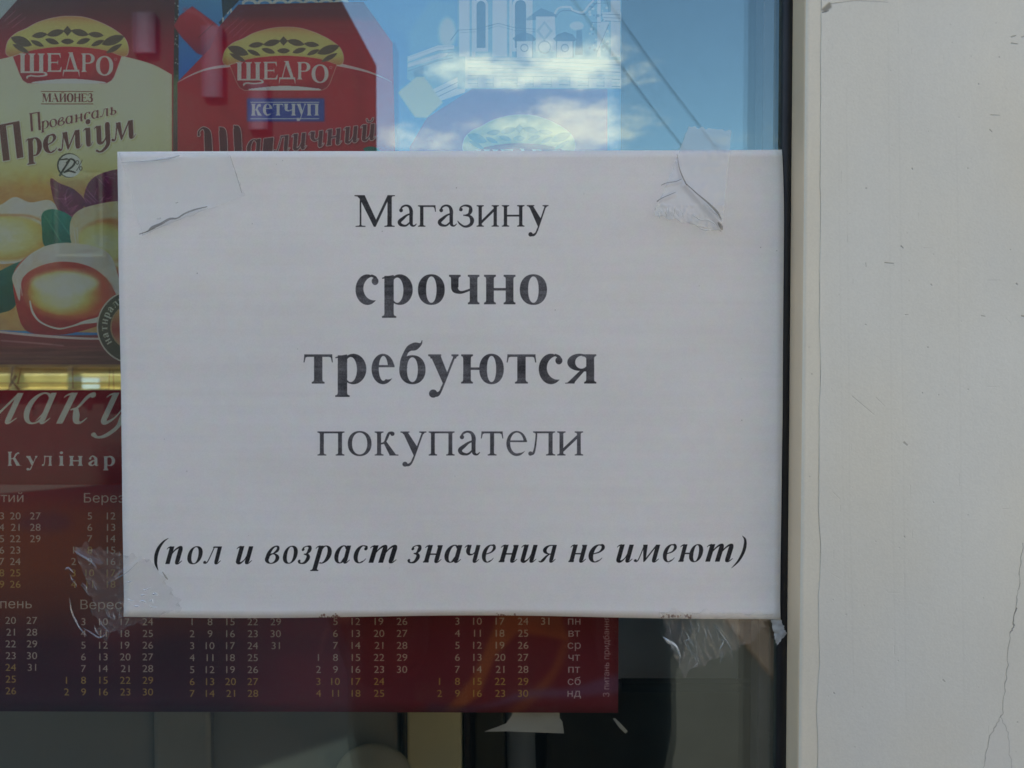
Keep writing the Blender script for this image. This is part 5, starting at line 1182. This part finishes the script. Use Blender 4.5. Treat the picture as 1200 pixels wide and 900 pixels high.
lw_ = mat('dark_stone', (.015, .013, .012), (.022, .02, .018), 6, .9, .4, .01, 30)
tag(obj('ground_screen_wall', box(-14, .3, -10.35, -10.04, 0, RV(0, 456.5, -10).z, .02), lw_), 'low dark wall added behind the yellow rail to hide mirrored sunlit ground', 'wall')  # added wall, keeps sunlit ground out of the reflection
gr_ = thing('glint_rail', 'pale yellow sunlit rail added across the street to mirror a golden band', 'rail', (-6, -10, 0))  # added rail, its sunlit face brightens the gold band in the glass
a_, b_ = RV(-260, 431, -10), RV(300, 456, -10); YE = mat('yellow_rail_paint', (.66, .42, .14), (.40, .24, .08), 3, .5)
obj('rail', box(a_.x, b_.x, -10.03, -9.97, RV(0, 456, -10).z, RV(0, 431, -10).z, .09), YE, gr_)
for px in (-150, 16, 84, 200): c_ = RV(px, 440, -9.95).x; obj('post', box(c_-.035, c_+.035, -9.965, -9.90, RV(0, 457, -10).z, RV(0, 429, -10).z, .005), mat('rail_post', (.05, .035, .025), None, 5, .7), gr_)
wb = thing('glint_board', 'small white board added before the yellow rail to mirror a bright glint', 'board', (RV(106, 446, -9.9).x, -9.88, 1.2)); a_, b_ = RV(96, 443, -9.88), RV(116, 456, -9.88)  # added board, catches the sun to make the glint in the glass
WHT = mat('white_enamel', (.88, .86, .78), None, 5, .3)
obj('face', box(a_.x, b_.x, -9.89, -9.87, RV(0, 448.4, -9.88).z, a_.z, .002), WHT, wb); obj('face', box(a_.x, b_.x, -9.89, -9.87, b_.z, RV(0, 450.2, -9.88).z, .002), WHT, wb)
# ================================================================ the person with the phone, mirrored faintly in the glass
def skinned(name, nodes, edges, root, m, parent, sub=2):
    me = bpy.data.meshes.new(name); me.from_pydata([n[0] for n in nodes], edges, []); o = obj(name, me, m, parent)
    s = o.modifiers.new('skin', 'SKIN'); s.use_smooth_shade = True; u = o.modifiers.new('sub', 'SUBSURF'); u.levels = sub; u.render_levels = sub
    lay = me.skin_vertices[0].data
    for i, n in enumerate(nodes):
        r = n[1]; lay[i].radius = r if isinstance(r, tuple) else (r, r); lay[i].use_root = (i == root)
    return o
SKN = mat('skin', (.52, .33, .25), (.48, .29, .21), 20, .5); JK = mat('dark_jacket', (.014, .014, .018), (.022, .021, .026), 12, .85, .4, .003, 60); TR = mat('dark_trousers', (.02, .022, .03), None, 12, .85)
pn_ = thing('person', 'person in a dark jacket holding a phone up to the window, mirrored behind the notice', 'person', (0, -.84, 0))
# one continuous body: trunk, head, limbs, hands with fingers
n = [((0, -.86, .96), (.14, .10)), ((0, -.85, 1.10), (.13, .10)), ((0, -.84, 1.26), (.16, .11)), ((0, -.83, 1.38), (.11, .08)), ((0, -.81, 1.455), .052), ((0, -.79, 1.52), (.062, .075)), ((0, -.785, 1.60), (.078, .092)), ((0, -.79, 1.66), (.055, .065))]
e = [(0, 1), (1, 2), (2, 3), (3, 4), (4, 5), (5, 6), (6, 7)]
def add(p, r, frm): n.append((p, r)); e.append((frm, len(n)-1)); return len(n)-1
for s in (-1, 1):
    a = add((s*.17, -.83, 1.37), .058, 3); a = add((s*.20, -.76, 1.22), .046, a); a = add((s*.155, -.70, 1.12), .042, a); a = add((s*.14, -.58, 1.25), .037, a)
    w_ = add((s*.105, -.475, 1.42), .024, a); pm = add((s*.088, -.435, 1.475), (.020, .030), w_)
    for k in range(4):
        zz = 1.496+.0*k; f1 = add((s*(.086-.004*k), -.424+.010*0, 1.470+.017*k), .0085, pm); f2 = add((s*(.072-.003*k), -.4015, 1.478+.016*k), .0078, f1); add((s*(.052+.002*k), -.399, 1.479+.015*k), .0068, f2)
    t1 = add((s*.080, -.436, 1.455), .0105, pm); t2 = add((s*.062, -.432, 1.462), .0092, t1); add((s*.048, -.4245, 1.474), .008, t2)
    h = add((s*.095, -.86, .88), .085, 0); h = add((s*.10, -.85, .50), .055, h); h = add((s*.105, -.87, .12), .038, h); add((s*.115, -.75, .05), (.035, .03), h)
skinned('body', n, e, 0, SKN, pn_)
# jacket, trousers, hair, shoes over it
n = [((0, -.86, .80), (.265, .135)), ((0, -.85, 1.0), (.255, .135)), ((0, -.84, 1.2), (.25, .14)), ((0, -.83, 1.37), (.13, .10)), ((0, -.82, 1.43), .068)]; e = [(0, 1), (1, 2), (2, 3), (3, 4)]
for s in (-1, 1):
    a = add((s*.175, -.83, 1.365), .072, 3); a = add((s*.205, -.76, 1.22), .062, a); a = add((s*.152, -.70, 1.115), .056, a); a = add((s*.142, -.58, 1.25), .049, a); add((s*.118, -.49, 1.395), .036, a)
skinned('jacket', n, e, 0, JK, pn_)
n = [((0, -.86, .92), (.16, .115))]; e = []
for s in (-1, 1): a = add((s*.098, -.86, .84), .10, 0); a = add((s*.10, -.85, .50), .072, a); add((s*.105, -.87, .11), .06, a)
skinned('trousers', n, e, 0, TR, pn_)
for s in (-1, 1): skinned('shoe', [((s*.107, -.89, .06), .045), ((s*.113, -.80, .05), .045), ((s*.118, -.72, .04), .036)], [(0, 1), (1, 2)], 0, mat('shoe_leather', (.02, .018, .016), None, 20, .4), pn_)
skinned('hair', [((0, -.83, 1.56), (.070, .06)), ((0, -.815, 1.63), (.085, .085)), ((0, -.79, 1.685), (.07, .075)), ((0, -.745, 1.675), (.06, .035))], [(0, 1), (1, 2), (2, 3)], 0, mat('dark_hair', (.02, .015, .012), None, 40, .6), pn_)
for s in (-1, 1):
    b_ = bmesh.new(); bmesh.ops.create_uvsphere(b_, u_segments=14, v_segments=8, radius=.012, matrix=Matrix.Translation((s*.031, -.7015, 1.60))); smooth_(obj('eye', b_, mat('eye_white', (.7, .7, .68), (.05, .04, .03), 30, .2), pn_))
    skinned('ear', [((s*.078, -.79, 1.58), (.012, .02)), ((s*.084, -.795, 1.61), (.010, .02))], [(0, 1)], 0, SKN, pn_, 1)
skinned('nose', [((0, -.700, 1.605), .009), ((0, -.688, 1.565), .013)], [(0, 1)], 0, SKN, pn_, 1)
skinned('mouth', [((-.022, -.712, 1.535), .005), ((0, -.704, 1.533), .007), ((.022, -.712, 1.535), .005)], [(0, 1), (1, 2)], 0, mat('lips', (.35, .13, .11), None, 20, .45), pn_, 1)
ph_ = thing('mobile_phone', 'dark phone held sideways in front of the person, mirrored behind the notice', 'phone', (0, -.41, 1.465))
obj('case', box(-.066, .066, -.4205, -.411, 1.467, 1.535, .003), mat('phone_black', (.02, .02, .022), None, 30, .3), ph_)
obj('screen', box(-.058, .058, -.4214, -.4206, 1.4725, 1.5295, .0002), mat('phone_screen', (.015, .016, .02), None, 30, .08), ph_)
obj('lens_ring', tube([(0, -.411, 1.5), (0, -.4095, 1.5)], .006, 20), mat('lens_metal', (.25, .25, .26), None, 30, .3, metal=1), ph_)
